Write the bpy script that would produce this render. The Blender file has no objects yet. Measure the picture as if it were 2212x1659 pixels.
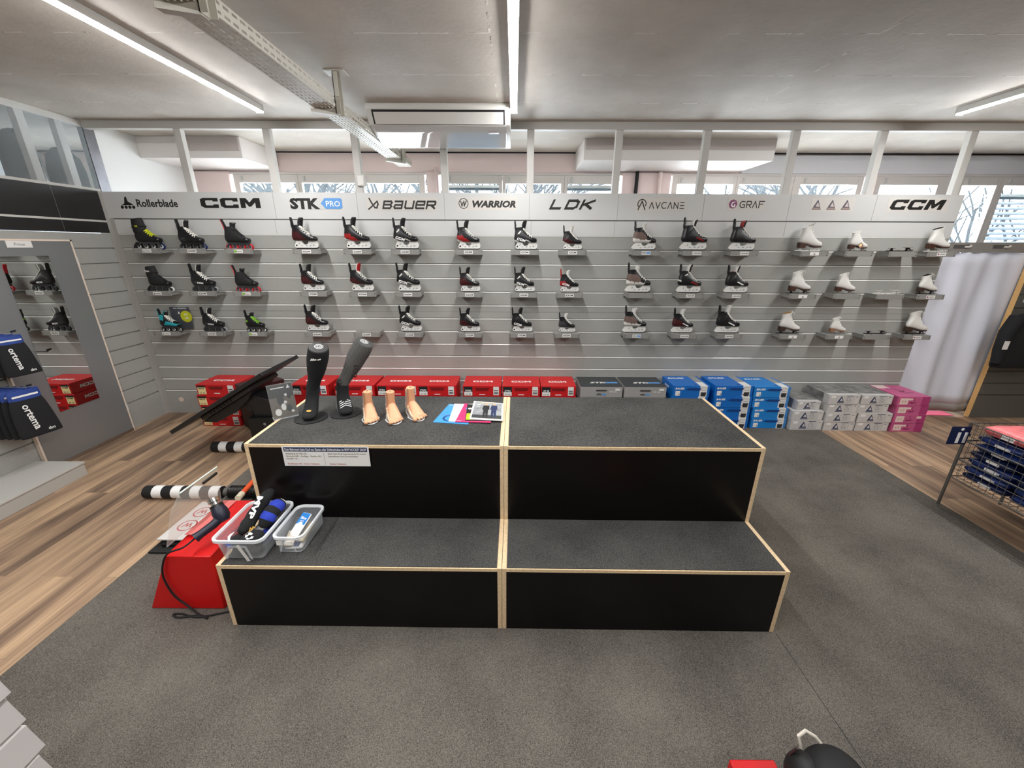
import bpy, bmesh, math, random
from mathutils import Vector, Matrix
random.seed(7)
sc = bpy.context.scene
C = sc.collection
# ------------------------------------------------------------------ camera, world, exposure
EYE = Vector((0, 0, 1.67))
FPX, PITCH, YAW, ROLL = 857.0, 0.3338, 0.0042, 0.0043
_R = Vector((1, 0, 0)); _F = Vector((0, math.cos(PITCH), -math.sin(PITCH))); _U = Vector((0, math.sin(PITCH), math.cos(PITCH)))
_c, _s = math.cos(ROLL), math.sin(ROLL)
_R, _U = _c * _R + _s * _U, -_s * _R + _c * _U
_Z = Matrix.Rotation(YAW, 3, 'Z')
_R, _U, _F = _Z @ _R, _Z @ _U, _Z @ _F
cd = bpy.data.cameras.new('camera'); cam = bpy.data.objects.new('camera', cd); C.objects.link(cam)
cd.sensor_width = 36; cd.lens = FPX / 2212 * 36; cd.clip_start = 0.03; cd.clip_end = 200
M = Matrix((_R, _U, -_F)).transposed().to_4x4(); M.translation = EYE
cam.matrix_world = M
sc.camera = cam
W = bpy.data.worlds.new('daylight'); sc.world = W; W.use_nodes = True
bg = W.node_tree.nodes['Background']; bg.inputs[0].default_value = (0.86, 0.94, 1.0, 1); bg.inputs[1].default_value = 4.4
sc.view_settings.view_transform = 'Standard'; sc.view_settings.look = 'None'; sc.view_settings.gamma = 1
sc.view_settings.use_curve_mapping = False
sc.view_settings.exposure = 1.52
sc.cycles.use_denoising = True
sc.cycles.max_bounces = 8; sc.cycles.transparent_max_bounces = 12; sc.cycles.sample_clamp_indirect = 6
sc.cycles.caustics_reflective = False; sc.cycles.caustics_refractive = False
TUBE = 42.0      # strength of the ceiling light tubes

def at(px, py, ax, v):
    """the point where the sight line through a photo pixel meets the plane x, y or z = v"""
    d = _F + (px - 1106) / FPX * _R - (py - 829.5) / FPX * _U
    return EYE + d * ((v - EYE[ax]) / d[ax])

# ------------------------------------------------------------------ materials
def srgb(r, g, b):
    f = lambda c: (c / 255 / 12.92) if c / 255 <= .04045 else ((c / 255 + .055) / 1.055) ** 2.4
    return (f(r), f(g), f(b), 1)
_mc = {}
def mat(name, col, rough=.5, metal=0, bump=0, bscale=200, var=0, vscale=30, alpha=None, trans=0, emit=0, spec=.5, coat=0):
    if name in _mc: return _mc[name]
    m = bpy.data.materials.new(name); m.use_nodes = True; nt = m.node_tree; N = nt.nodes; Lk = nt.links
    p = N['Principled BSDF']; c = srgb(*col) if max(col) > 1 else (*col, 1)
    p.inputs['Base Color'].default_value = c
    p.inputs['Roughness'].default_value = rough; p.inputs['Metallic'].default_value = metal
    p.inputs['Specular IOR Level'].default_value = spec; p.inputs['Coat Weight'].default_value = coat
    if trans: p.inputs['Transmission Weight'].default_value = trans
    if alpha is not None: p.inputs['Alpha'].default_value = alpha
    if emit:
        p.inputs['Emission Color'].default_value = c; p.inputs['Emission Strength'].default_value = emit
    if bump or var:
        tc = N.new('ShaderNodeTexCoord')
        if var:
            n = N.new('ShaderNodeTexNoise'); n.inputs['Scale'].default_value = vscale; n.inputs['Detail'].default_value = 5
            Lk.new(tc.outputs['Object'], n.inputs['Vector'])
            mr = N.new('ShaderNodeMapRange'); mr.inputs[1].default_value = .3; mr.inputs[2].default_value = .7
            mr.inputs[3].default_value = 1 - var; mr.inputs[4].default_value = 1 + var
            Lk.new(n.outputs['Fac'], mr.inputs[0])
            mx = N.new('ShaderNodeMix'); mx.data_type = 'RGBA'; mx.blend_type = 'MULTIPLY'; mx.inputs[0].default_value = 1
            mx.inputs[6].default_value = c; Lk.new(mr.outputs[0], mx.inputs[7]); Lk.new(mx.outputs[2], p.inputs['Base Color'])
        if bump:
            n = N.new('ShaderNodeTexNoise'); n.inputs['Scale'].default_value = bscale; n.inputs['Detail'].default_value = 3
            Lk.new(tc.outputs['Object'], n.inputs['Vector'])
            b = N.new('ShaderNodeBump'); b.inputs['Strength'].default_value = bump; b.inputs['Distance'].default_value = .002
            Lk.new(n.outputs['Fac'], b.inputs['Height']); Lk.new(b.outputs['Normal'], p.inputs['Normal'])
    _mc[name] = m
    return m

def clear_mat(name, col, see=.75, rough=.1):
    """thin clear sheet: part see-through, part glossy plastic"""
    if name in _mc: return _mc[name]
    m = bpy.data.materials.new(name); m.use_nodes = True; nt = m.node_tree; N = nt.nodes
    p = N['Principled BSDF']; p.inputs['Base Color'].default_value = srgb(*col); p.inputs['Roughness'].default_value = rough
    t = N.new('ShaderNodeBsdfTransparent'); mx = N.new('ShaderNodeMixShader')
    lw = N.new('ShaderNodeLayerWeight'); lw.inputs[0].default_value = .25
    mr = N.new('ShaderNodeMapRange'); mr.inputs[3].default_value = see; mr.inputs[4].default_value = see * .35
    nt.links.new(lw.outputs['Facing'], mr.inputs[0]); nt.links.new(mr.outputs[0], mx.inputs[0])
    nt.links.new(p.outputs[0], mx.inputs[1]); nt.links.new(t.outputs[0], mx.inputs[2])
    nt.links.new(mx.outputs[0], N['Material Output'].inputs[0])
    _mc[name] = m
    return m

def wood_floor_mat():
    m = bpy.data.materials.new('wood_planks'); m.use_nodes = True; nt = m.node_tree; N = nt.nodes; L = nt.links
    p = N['Principled BSDF']; tc = N.new('ShaderNodeTexCoord')
    mp = N.new('ShaderNodeMapping'); mp.inputs['Rotation'].default_value = (0, 0, math.pi / 2); L.new(tc.outputs['Object'], mp.inputs[0])
    br = N.new('ShaderNodeTexBrick'); br.inputs['Scale'].default_value = 1; br.inputs['Brick Width'].default_value = 1.2; br.inputs['Row Height'].default_value = .18
    br.inputs['Mortar Size'].default_value = .0012; br.offset = .37
    br.inputs['Color1'].default_value = (.0, .0, .0, 1); br.inputs['Color2'].default_value = (1, 1, 1, 1); br.inputs['Mortar'].default_value = (.3, .3, .3, 1)
    L.new(mp.outputs[0], br.inputs['Vector'])
    ms = N.new('ShaderNodeMapping'); ms.inputs['Scale'].default_value = (11, .9, 1); L.new(tc.outputs['Object'], ms.inputs[0])
    off = N.new('ShaderNodeVectorMath'); off.operation = 'ADD'; L.new(ms.outputs[0], off.inputs[0])
    sep = N.new('ShaderNodeVectorMath'); sep.operation = 'SCALE'; sep.inputs[3].default_value = 7; L.new(br.outputs['Color'], sep.inputs[0]); L.new(sep.outputs[0], off.inputs[1])
    n1 = N.new('ShaderNodeTexNoise'); n1.inputs['Scale'].default_value = 1.0; n1.inputs['Detail'].default_value = 6; n1.inputs['Distortion'].default_value = .6; L.new(off.outputs[0], n1.inputs['Vector'])
    ms2 = N.new('ShaderNodeMapping'); ms2.inputs['Scale'].default_value = (90, 3, 1); L.new(tc.outputs['Object'], ms2.inputs[0])
    n2 = N.new('ShaderNodeTexNoise'); n2.inputs['Scale'].default_value = 1.0; n2.inputs['Detail'].default_value = 3; L.new(ms2.outputs[0], n2.inputs['Vector'])
    a = N.new('ShaderNodeMath'); a.operation = 'MULTIPLY_ADD'; a.inputs[1].default_value = .3; L.new(n2.outputs['Fac'], a.inputs[0]); L.new(n1.outputs['Fac'], a.inputs[2])
    b = N.new('ShaderNodeMath'); b.operation = 'MULTIPLY_ADD'; b.inputs[1].default_value = .13; L.new(br.outputs['Color'], b.inputs[0]); L.new(a.outputs[0], b.inputs[2])
    cr = N.new('ShaderNodeValToRGB'); e = cr.color_ramp.elements
    e[0].position = .45; e[0].color = srgb(88, 71, 59); e[1].position = .98; e[1].color = srgb(204, 172, 138)
    x = e.new(.64); x.color = srgb(134, 110, 90); x = e.new(.78); x.color = srgb(170, 141, 113)
    L.new(b.outputs[0], cr.inputs[0]); L.new(cr.outputs[0], p.inputs['Base Color']); p.inputs['Roughness'].default_value = .42
    return m

def carpet_mat(name, dark, light, scale=160):
    m = bpy.data.materials.new(name); m.use_nodes = True; nt = m.node_tree; N = nt.nodes; L = nt.links
    p = N['Principled BSDF']; p.inputs['Roughness'].default_value = 1; p.inputs['Specular IOR Level'].default_value = .1
    tc = N.new('ShaderNodeTexCoord')
    n = N.new('ShaderNodeTexNoise'); n.inputs['Scale'].default_value = scale; n.inputs['Detail'].default_value = 4; n.inputs['Roughness'].default_value = .7
    L.new(tc.outputs['Object'], n.inputs['Vector'])
    n2 = N.new('ShaderNodeTexNoise'); n2.inputs['Scale'].default_value = 3; n2.inputs['Detail'].default_value = 4; L.new(tc.outputs['Object'], n2.inputs['Vector'])
    a = N.new('ShaderNodeMath'); a.operation = 'MULTIPLY_ADD'; a.inputs[1].default_value = .25; L.new(n2.outputs['Fac'], a.inputs[0]); L.new(n.outputs['Fac'], a.inputs[2])
    cr = N.new('ShaderNodeValToRGB'); e = cr.color_ramp.elements; e[0].position = .48; e[0].color = srgb(*dark); e[1].position = .78; e[1].color = srgb(*light)
    L.new(a.outputs[0], cr.inputs[0]); L.new(cr.outputs[0], p.inputs['Base Color'])
    b = N.new('ShaderNodeBump'); b.inputs['Strength'].default_value = .5; b.inputs['Distance'].default_value = .003; L.new(n.outputs['Fac'], b.inputs['Height']); L.new(b.outputs['Normal'], p.inputs['Normal'])
    return m

def ceiling_mat():
    m = bpy.data.materials.new('painted_concrete'); m.use_nodes = True; nt = m.node_tree; N = nt.nodes; L = nt.links
    p = N['Principled BSDF']; p.inputs['Roughness'].default_value = .6; p.inputs['Specular IOR Level'].default_value = .2
    tc = N.new('ShaderNodeTexCoord')
    n = N.new('ShaderNodeTexNoise'); n.inputs['Scale'].default_value = 2.2; n.inputs['Detail'].default_value = 7; n.inputs['Roughness'].default_value = .62; L.new(tc.outputs['Object'], n.inputs['Vector'])
    cr = N.new('ShaderNodeValToRGB'); e = cr.color_ramp.elements; e[0].position = .3; e[0].color = srgb(180, 173, 163); e[1].position = .7; e[1].color = srgb(202, 195, 185)
    L.new(n.outputs['Fac'], cr.inputs[0]); L.new(cr.outputs[0], p.inputs['Base Color'])
    # shuttering board seams, broken up by noise
    br = N.new('ShaderNodeTexBrick'); br.inputs['Scale'].default_value = 1; br.inputs['Brick Width'].default_value = 1.9; br.inputs['Row Height'].default_value = .5; br.inputs['Mortar Size'].default_value = .006
    br.inputs['Color1'].default_value = br.inputs['Color2'].default_value = (0, 0, 0, 1); br.inputs['Mortar'].default_value = (1, 1, 1, 1); br.offset = 0
    mp = N.new('ShaderNodeMapping'); mp.inputs['Location'].default_value = (.12, .1, 0)
    wob = N.new('ShaderNodeTexNoise'); wob.inputs['Scale'].default_value = 9; L.new(tc.outputs['Object'], wob.inputs['Vector'])
    ad = N.new('ShaderNodeVectorMath'); ad.operation = 'MULTIPLY_ADD'; ad.inputs[1].default_value = (.012, .012, 0); L.new(wob.outputs['Color'], ad.inputs[0]); L.new(tc.outputs['Object'], ad.inputs[2])
    L.new(ad.outputs[0], mp.inputs[0]); L.new(mp.outputs[0], br.inputs['Vector'])
    n3 = N.new('ShaderNodeTexNoise'); n3.inputs['Scale'].default_value = 6; n3.inputs['Detail'].default_value = 5; L.new(tc.outputs['Object'], n3.inputs['Vector'])
    th = N.new('ShaderNodeMapRange'); th.inputs[1].default_value = .48; th.inputs[2].default_value = .56; L.new(n3.outputs['Fac'], th.inputs[0])
    mu = N.new('ShaderNodeMath'); mu.operation = 'MULTIPLY'; L.new(br.outputs['Color'], mu.inputs[0]); L.new(th.outputs[0], mu.inputs[1])
    fine = N.new('ShaderNodeTexNoise'); fine.inputs['Scale'].default_value = 45; fine.inputs['Detail'].default_value = 4; L.new(tc.outputs['Object'], fine.inputs['Vector'])
    su = N.new('ShaderNodeMath'); su.operation = 'MULTIPLY_ADD'; su.inputs[1].default_value = .18; L.new(fine.outputs['Fac'], su.inputs[0]); L.new(mu.outputs[0], su.inputs[2])
    sm = N.new('ShaderNodeMix'); sm.data_type = 'RGBA'; sm.inputs[7].default_value = srgb(222, 219, 210); sf = N.new('ShaderNodeMath'); sf.operation = 'MULTIPLY'; sf.inputs[1].default_value = .55; L.new(mu.outputs[0], sf.inputs[0]); L.new(sf.outputs[0], sm.inputs[0]); L.new(cr.outputs[0], sm.inputs[6]); L.new(sm.outputs[2], p.inputs['Base Color'])
    b = N.new('ShaderNodeBump'); b.inputs['Strength'].default_value = .9; b.inputs['Distance'].default_value = .008; L.new(su.outputs[0], b.inputs['Height']); L.new(b.outputs['Normal'], p.inputs['Normal'])
    return m

WHITE = mat('white_paint', (205, 203, 198), .45)
HEADER = mat('white_laminate', (206, 206, 204), .35)
SLAT = mat('grey_laminate', (163, 163, 158), .42, var=.03, vscale=60)
INLAY = mat('pale_aluminium', (238, 237, 232), .35, .2)
ALU = mat('brushed_aluminium', (205, 203, 198), .28, 1)
BLACK = mat('black_plastic', (20, 20, 21), .35)
BLACKM = mat('black_matt', (17, 17, 18), .7)
BIRCH = mat('birch_ply_edge', (226, 198, 158), .55, var=.12, vscale=90)
FILM = mat('black_film_ply', (11, 8, 8), .3, spec=.3)
STEEL = mat('polished_steel', (210, 210, 210), .18, 1)
DSTEEL = mat('dark_steel', (70, 70, 72), .3, 1)
RED = mat('red_card', (200, 26, 30), .42)
DRED = mat('dark_red_card', (120, 12, 16), .5)
MAROON = mat('maroon_card', (84, 16, 24), .45)
PAPER = mat('white_paper', (232, 230, 226), .6)
CREAM = mat('cream_label', (238, 220, 160), .6)
INK = mat('black_ink', (24, 24, 26), .6)
GREYINK = mat('grey_ink', (120, 120, 122), .6)
WINK = mat('white_ink', (236, 236, 234), .5)
BLUE = mat('blue_card', (14, 104, 188), .4)
DBLUE = mat('navy_card', (12, 58, 124), .45)
LBLUE = mat('light_blue_ink', (92, 152, 214), .5)
PINK = mat('pink_card', (196, 92, 138), .45)
DPINK = mat('deep_pink_ink', (128, 28, 78), .5)
WCARD = mat('white_card', (196, 194, 192), .5)
NAVY = mat('navy_ink', (28, 44, 84), .5)
REDINK = mat('red_ink', (176, 40, 44), .6)
MATB = {}

# ------------------------------------------------------------------ mesh helpers
class MB:
    def __init__(s): s.v = []; s.f = []; s.m = []
    def add(s, vs, fs, mi=0):
        b = len(s.v); s.v += [tuple(v) for v in vs]
        for k, f in enumerate(fs):
            s.f.append([b + i for i in f]); s.m.append(mi[k] if isinstance(mi, list) else mi)
        return s
    def box(s, x0, x1, y0, y1, z0, z1, mi=0):
        v = [(x, y, z) for z in (z0, z1) for y in (y0, y1) for x in (x0, x1)]
        return s.add(v, [(0, 1, 3, 2), (4, 5, 7, 6), (0, 1, 5, 4), (2, 3, 7, 6), (0, 2, 6, 4), (1, 3, 7, 5)], mi)
    def prism(s, poly, lo, hi, axis='y', mi=0, side=None):
        n = len(poly); f = {'x': lambda a, b, t: (t, a, b), 'y': lambda a, b, t: (a, t, b), 'z': lambda a, b, t: (a, b, t)}[axis]
        v = [f(a, b, lo) for a, b in poly] + [f(a, b, hi) for a, b in poly]
        s.add(v, [list(range(n)), list(range(n, 2 * n))], mi)
        return s.add(v, [(i, (i + 1) % n, n + (i + 1) % n, n + i) for i in range(n)], mi if side is None else side)
    def loft(s, rings, mi=0, c0=True, c1=True, fm=None, closed=True):
        n = len(rings[0]); v = [p for r in rings for p in r]; fs = []; ms = []
        for k in range(len(rings) - 1):
            for i in range(n if closed else n - 1):
                j = (i + 1) % n; f = (k * n + i, k * n + j, (k + 1) * n + j, (k + 1) * n + i); fs.append(f)
                if fm:
                    c = [sum(v[q][a] for q in f) / 4 for a in range(3)]; ms.append(fm(c, k, i))
                else: ms.append(mi)
        if c0: fs.append(list(range(n))); ms.append(ms[0] if fm else mi)
        if c1: fs.append([(len(rings) - 1) * n + i for i in range(n)]); ms.append(ms[-1] if fm else mi)
        return s.add(v, fs, ms)
    def tube(s, pts, r, n=8, mi=0, caps=True, flat=1.0):
        pts = [Vector(p) for p in pts]; rings = []; up = None
        for i, p in enumerate(pts):
            t = (pts[min(i + 1, len(pts) - 1)] - pts[max(i - 1, 0)]).normalized()
            if up is None: up = Vector((0, 0, 1)) if abs(t.z) < .9 else Vector((0, 1, 0))
            a = t.cross(up); a = a.normalized() if a.length > 1e-6 else Vector((1, 0, 0)); b = a.cross(t).normalized(); up = b
            rr = r[i] if isinstance(r, (list, tuple)) else r
            rings.append([p + a * rr * math.cos(2 * math.pi * k / n) + b * rr * flat * math.sin(2 * math.pi * k / n) for k in range(n)])
        return s.loft(rings, mi, caps, caps)
    def cyl(s, p0, p1, r, n=16, mi=0, r1=None): return s.tube([p0, p1], [r, r if r1 is None else r1], n, mi)
    def ball(s, c, rx, ry=None, rz=None, n=14, mi=0):
        ry = ry or rx; rz = rz or rx
        rings = [[(c[0] + rx * math.sin(t) * math.cos(a), c[1] + ry * math.sin(t) * math.sin(a), c[2] + rz * math.cos(t)) for a in [2 * math.pi * k / n for k in range(n)]] for t in [math.pi * (j + .02) / (n // 2 + .04) for j in range(n // 2 + 1)]]
        return s.loft(rings, mi)
    def quad(s, a, b, c, d, mi=0): return s.add([a, b, c, d], [(0, 1, 2, 3)], mi)
    def xf(s, m): s.v = [tuple(m @ Vector(v)) for v in s.v]; return s
    def build(s, name, mats, parent=None, smooth=False, bevel=0, loc=None, ang=40):
        me = bpy.data.meshes.new(name); me.from_pydata(s.v, [], s.f)
        if not isinstance(mats, (list, tuple)): mats = [mats]
        for m in mats: me.materials.append(m)
        me.polygons.foreach_set('material_index', s.m)
        bm = bmesh.new(); bm.from_mesh(me); bmesh.ops.remove_doubles(bm, verts=bm.verts, dist=1e-6)
        bmesh.ops.recalc_face_normals(bm, faces=bm.faces); bm.to_mesh(me); bm.free()
        if smooth or bevel: me.shade_smooth(); me.set_sharp_from_angle(angle=math.radians(ang))
        o = bpy.data.objects.new(name, me); C.objects.link(o)
        if parent: o.parent = parent
        if loc: o.location = loc
        if bevel:
            b = o.modifiers.new('bevel', 'BEVEL'); b.width = bevel; b.segments = 2; b.limit_method = 'ANGLE'
        return o

def thing(name, label, cat, loc=(0, 0, 0), rz=0, group=None):
    o = bpy.data.objects.new(name, None); C.objects.link(o); o.empty_display_size = .05
    o.location = loc; o.rotation_euler = (0, 0, rz)
    return tag(o, label, cat, group)
def tag(o, label, cat, group=None):
    o['label'] = label; o['category'] = cat
    if group: o['group'] = group
    return o
def struct(o): o['kind'] = 'structure'; return o
def dup(root, loc, rz, label, group=None):
    kids = {}
    for o in list(bpy.data.objects): kids.setdefault(o.parent, []).append(o)
    r = root.copy(); C.objects.link(r); r.location = loc; r.rotation_euler = (0, 0, rz); r['label'] = label
    if group: r['group'] = group
    for ch in kids.get(root, []):
        c = ch.copy(); C.objects.link(c); c.parent = r
        for g in kids.get(ch, []):
            d = g.copy(); C.objects.link(d); d.parent = c
    return r
def crom(pts, k):
    """Catmull-Rom resampling of a list of equal-length tuples, k steps per span"""
    out = []; n = len(pts)
    for i in range(n - 1):
        p0, p1, p2, p3 = pts[max(i - 1, 0)], pts[i], pts[i + 1], pts[min(i + 2, n - 1)]
        for j in range(k):
            t = j / k
            out.append(tuple(.5 * (2 * b + (c - a) * t + (2 * a - 5 * b + 4 * c - d) * t * t + (3 * b - a - 3 * c + d) * t ** 3) for a, b, c, d in zip(p0, p1, p2, p3)))
    out.append(tuple(pts[-1])); return out
def inpoly(x, y, P):
    r = False; j = len(P) - 1
    for i in range(len(P)):
        if (P[i][1] > y) != (P[j][1] > y) and x < (P[j][0] - P[i][0]) * (y - P[i][1]) / (P[j][1] - P[i][1]) + P[i][0]: r = not r
        j = i
    return r
# faces a flat mark can lie on: F faces -y, T faces +z, R faces +x, L faces -x
FACE = {'F': ((1, 0, 0), (0, 0, 1)), 'T': ((1, 0, 0), (0, 1, 0)), 'R': ((0, 1, 0), (0, 0, 1)), 'L': ((0, -1, 0), (0, 0, 1))}
def lay(vs, pos, face, rot=0):
    a, b = FACE[face] if isinstance(face, str) else face
    a, b, p = Vector(a), Vector(b), Vector(pos); c, s = math.cos(rot), math.sin(rot)
    return [p + a * (x * c - y * s) + b * (x * s + y * c) for x, y in vs]
_tc = {}
def text2d(body, h, align='CENTER', bold=0, shear=0, sx=1.0):
    key = (body, align, bold, shear)
    if key not in _tc:
        cu = bpy.data.curves.new('t', 'FONT'); cu.body = body; cu.size = 1; cu.align_x = align; cu.offset = bold; cu.shear = shear; cu.resolution_u = 2
        o = bpy.data.objects.new('t', cu); C.objects.link(o); dg = bpy.context.evaluated_depsgraph_get()
        me = bpy.data.meshes.new_from_object(o.evaluated_get(dg)); vs = [(v.co.x, v.co.y) for v in me.vertices]; fs = [list(p.vertices) for p in me.polygons]
        bpy.data.objects.remove(o); bpy.data.curves.remove(cu); bpy.data.meshes.remove(me)
        _tc[key] = (vs, fs)
    vs, fs = _tc[key]; k = h / .73
    return [(x * k * sx, y * k) for x, y in vs], fs
def letter(parent, body, pos, h, m, face='F', align='CENTER', bold=0, shear=0, width=None, rot=0, name='lettering'):
    vs, fs = text2d(body, h, align, bold, shear)
    if width and vs:
        w = max(v[0] for v in vs) - min(v[0] for v in vs); k = width / w; vs = [(x * k, y) for x, y in vs]
    return MB().add(lay(vs, pos, face, rot), fs).build(name, m, parent)
def flat(parent, name, polys, mats, pos, face='F', scale=1, rot=0):
    """polys: [(material index, [2-D points])], laid flat on a face"""
    b = MB()
    a_, b_ = FACE[face] if isinstance(face, str) else face; nn = Vector(a_).cross(Vector(b_)).normalized()
    for k, (mi, P) in enumerate(polys): b.add(lay([(x * scale, y * scale) for x, y in P], Vector(pos) + nn * (.0003 * mi + .000012 * k), face, rot), [list(range(len(P)))], mi)
    return b.build(name, mats, parent)
def stroke(pts, t, shear=0, closed=False):
    out = []; P = list(pts) + ([pts[0]] if closed else [])
    for (x0, y0), (x1, y1) in zip(P, P[1:]):
        d = math.hypot(x1 - x0, y1 - y0) or 1; ux, uy = (x1 - x0) / d * t / 2, (y1 - y0) / d * t / 2
        q = [(x0 - ux - uy, y0 - uy + ux), (x1 + ux - uy, y1 + uy + ux), (x1 + ux + uy, y1 + uy - ux), (x0 - ux + uy, y0 - uy - ux)]
        out.append([(x + y * shear, y) for x, y in q])
    return out
def ring2d(cx, cy, r, t, n=24):
    return [[(cx + q * math.cos(a), cy + q * math.sin(a)) for q, a in ((r, a0), (r, a1), (r - t, a1), (r - t, a0))] for a0, a1 in [(2 * math.pi * k / n, 2 * math.pi * (k + 1) / n) for k in range(n)]]
def disc2d(cx, cy, r, n=20, ry=None): return [(cx + r * math.cos(2 * math.pi * k / n), cy + (ry or r) * math.sin(2 * math.pi * k / n)) for k in range(n)]
def rect(x0, x1, y0, y1): return [(x0, y0), (x1, y0), (x1, y1), (x0, y1)]
_Cg = [(1, 1), (.16, 1), (0, .84), (0, .2), (.2, 0), (1, 0), (1, .36), (.7, .36), (.7, .26), (.34, .26), (.28, .32), (.28, .7), (.34, .76), (.7, .76), (.7, .64), (1, .64)]
_Mg = [(0, 0), (0, 1), (.34, 1), (.52, .56), (.78, 1), (1.12, 1), (1.12, 0), (.84, 0), (.84, .56), (.58, .14), (.46, .14), (.28, .56), (.28, 0)]
def ccm_polys(w, h, shear=.12):
    """the three blocky letters CCM, centred"""
    k = w / (3.36 + .0); out = []
    for off, g in ((0, _Cg), (1.12, _Cg), (2.24, _Mg)): out.append([((x + off) * k - w / 2 + (y - .5) * h * shear, (y - .5) * h) for x, y in g])
    return out
# ------------------------------------------------------------------ the room
CEIL, WY, XL, XR = 2.655, 3.836, -3.64, 3.928
PITCHZ = .126
struct(MB().box(-7, 8, -4, 6.2, -.08, 0).build('floor', wood_floor_mat()))
struct(MB().box(-7, 8, -4, 5.2, CEIL, CEIL + .1).build('ceiling', ceiling_mat()))
o = MB().box(-2.09, 2.96, -3.5, 3.83, .0005, .004).build('carpet', carpet_mat('grey_needle_felt', (60, 57, 53), (127, 121, 113), 330))
tag(o, 'dark grey needle felt carpet under the stepped bench', 'carpet')
MB().box(1.2035, 1.2065, -.5, 1.345, .0036, .00405).build('seam', BLACKM, o)
WALLP = mat('wall_paint', (206, 203, 198), .6, bump=.2, bscale=80)
struct(MB().box(-7, 8, -4.1, -4, 0, CEIL).build('wall_front', WALLP))
struct(MB().box(7.9, 8, -4, 6.2, 0, CEIL).build('wall_right', WALLP))
struct(MB().box(-7, -6.9, -4, 6.2, 0, CEIL).build('wall_far_left', WALLP))

def slats(z_top, z_bot, depth=.022):
    """profile (offset into the wall, z) of a slatwall with a groove every 12.6 cm"""
    P = [(0, z_bot)]; k = 2
    while k * PITCHZ < z_top - .02:
        z = k * PITCHZ
        if z > z_bot + .03: P += [(0, z - .005), (.012, z - .005), (.012, z + .006), (0, z + .006)]
        k += 1
    P += [(0, z_top), (depth, z_top), (depth, z_bot)]
    return P
def grooves(z_top, z_bot): return [k * PITCHZ for k in range(2, 40) if z_bot + .03 < k * PITCHZ < z_top - .02]
ZG, ZH = 1.764, 2.111
GROOVE = mat('groove_shadow_grey', (112, 109, 103), .6)
b = MB(); b.prism([(WY + d, z) for d, z in slats(ZG, .0)], XL, XR, 'x')
for x in (-2.153, .149, .899, 2.427): b.box(x - .0008, x + .0008, WY - .0006, WY + .001, 1.895, ZH, 1)
b.box(XL, XR, WY - .0006, WY + .002, 1.072, 1.0745, 1)
struct(b.build('wall_back', [SLAT, GROOVE]))
# aluminium inlays that line the grooves
b = MB()
for z in grooves(ZG + .05, 0):
    b.prism([(WY + .011, z + .0012), (WY + .003, z + .001), (WY - .003, z - .0045), (WY - .003, z - .0085), (WY - .0006, z - .0085), (WY + .0005, z - .0052), (WY + .011, z - .0045)], XL + .045, XR - .002, 'x')
struct(b.build('trim_1', INLAY))
# white header boards with printed brand signs
b = MB()
b.box(XL, XR, WY - .002, WY + .022, ZG, 1.8855); b.box(XL, XR, WY - .006, WY + .022, 1.8945, ZH)
b.box(XL, XR, WY + .004, WY + .012, 1.885, 1.895, 1)
for x in (-2.13, -1.393, -.621, .13, .913, 1.667, 2.42, 3.172): b.box(x - .0009, x + .0009, WY - .0068, WY, 1.8945, ZH - .001, 1)
for x in (-2.153, .149, .899, 2.427): b.box(x - .0009, x + .0009, WY - .0028, WY, ZG, 1.8855, 1)
struct(b.build('trim_2', [HEADER, GROOVE]))
struct(MB().prism([(XL, WY), (XL + .04, WY), (XL + .04, WY - .004), (XL + .004, WY - .004), (XL + .004, WY - .04), (XL, WY - .04)], 0, ZH, 'z').build('trim_3', mat('corner_bead', (168, 165, 160), .4)))
# beam, studs above the wall
STUD = mat('white_timber', (200, 198, 193), .5)
struct(MB().box(XL, 7.9, WY, WY + .06, 2.596, CEIL).build('trim_4', STUD, bevel=.003))
n = 5
for x in (-2.852, -2.10, -1.362, -.611, .134, .881, 1.623, 2.367, 3.098, 3.847, 4.6, 5.35):
    struct(MB().box(x - .03, x + .03, WY + .005, WY + .055, ZH if x < 4 else 2.0, 2.596).build('trim_%d' % n, STUD, bevel=.003)); n += 1
# left wall: slats, black frieze with a white line, timber frame with clear film above
b = MB(); b.prism([(XL - d, z) for d, z in slats(ZG, 0)], -4, WY, 'y')
b.v = b.v; wl = struct(b.build('wall_left', SLAT))
BAND = mat('black_frieze', (26, 25, 25), .4)
b = MB(); b.box(XL - .022, XL + .004, -4, WY - .04, ZG + .004, 1.858, 0); b.box(XL - .022, XL + .005, -4, WY - .04, 1.858, 1.873, 1); b.box(XL - .022, XL + .004, -4, WY - .04, 1.873, ZH, 0)
b.box(XL + .004, XL + .0047, 3.419, 3.4215, ZG + .004, ZH, 2)
struct(b.build('trim_%d' % n, [BAND, STUD, GREYINK])); n += 1
struct(MB().box(XL - .06, XL, -4, WY, 2.606, CEIL).build('trim_%d' % n, STUD, bevel=.003)); n += 1
struct(MB().box(XL - .06, XL, -4, WY, ZH, ZH + .022).build('trim_%d' % n, STUD, bevel=.003)); n += 1
for y in (.42, 1.16, 1.9, 2.64, 3.385, 3.655):
    struct(MB().box(XL - .055, XL - .005, y - .03, y + .03, ZH + .022, 2.606).build('trim_%d' % n, STUD, bevel=.003)); n += 1
struct(MB().box(XL - .05, XL + .0, WY + .005, WY + .1, ZH, 2.606).build('trim_%d' % n, mat('galvanised_sheet', (150, 150, 156), .35, .7, var=.2, vscale=6))); n += 1
FILMC = clear_mat('clear_film', (200, 212, 216), .93, .04)
struct(MB().box(XL - .004, XL - .002, -4, WY, ZH + .022, 2.606).build('window_1', FILMC))
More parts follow.
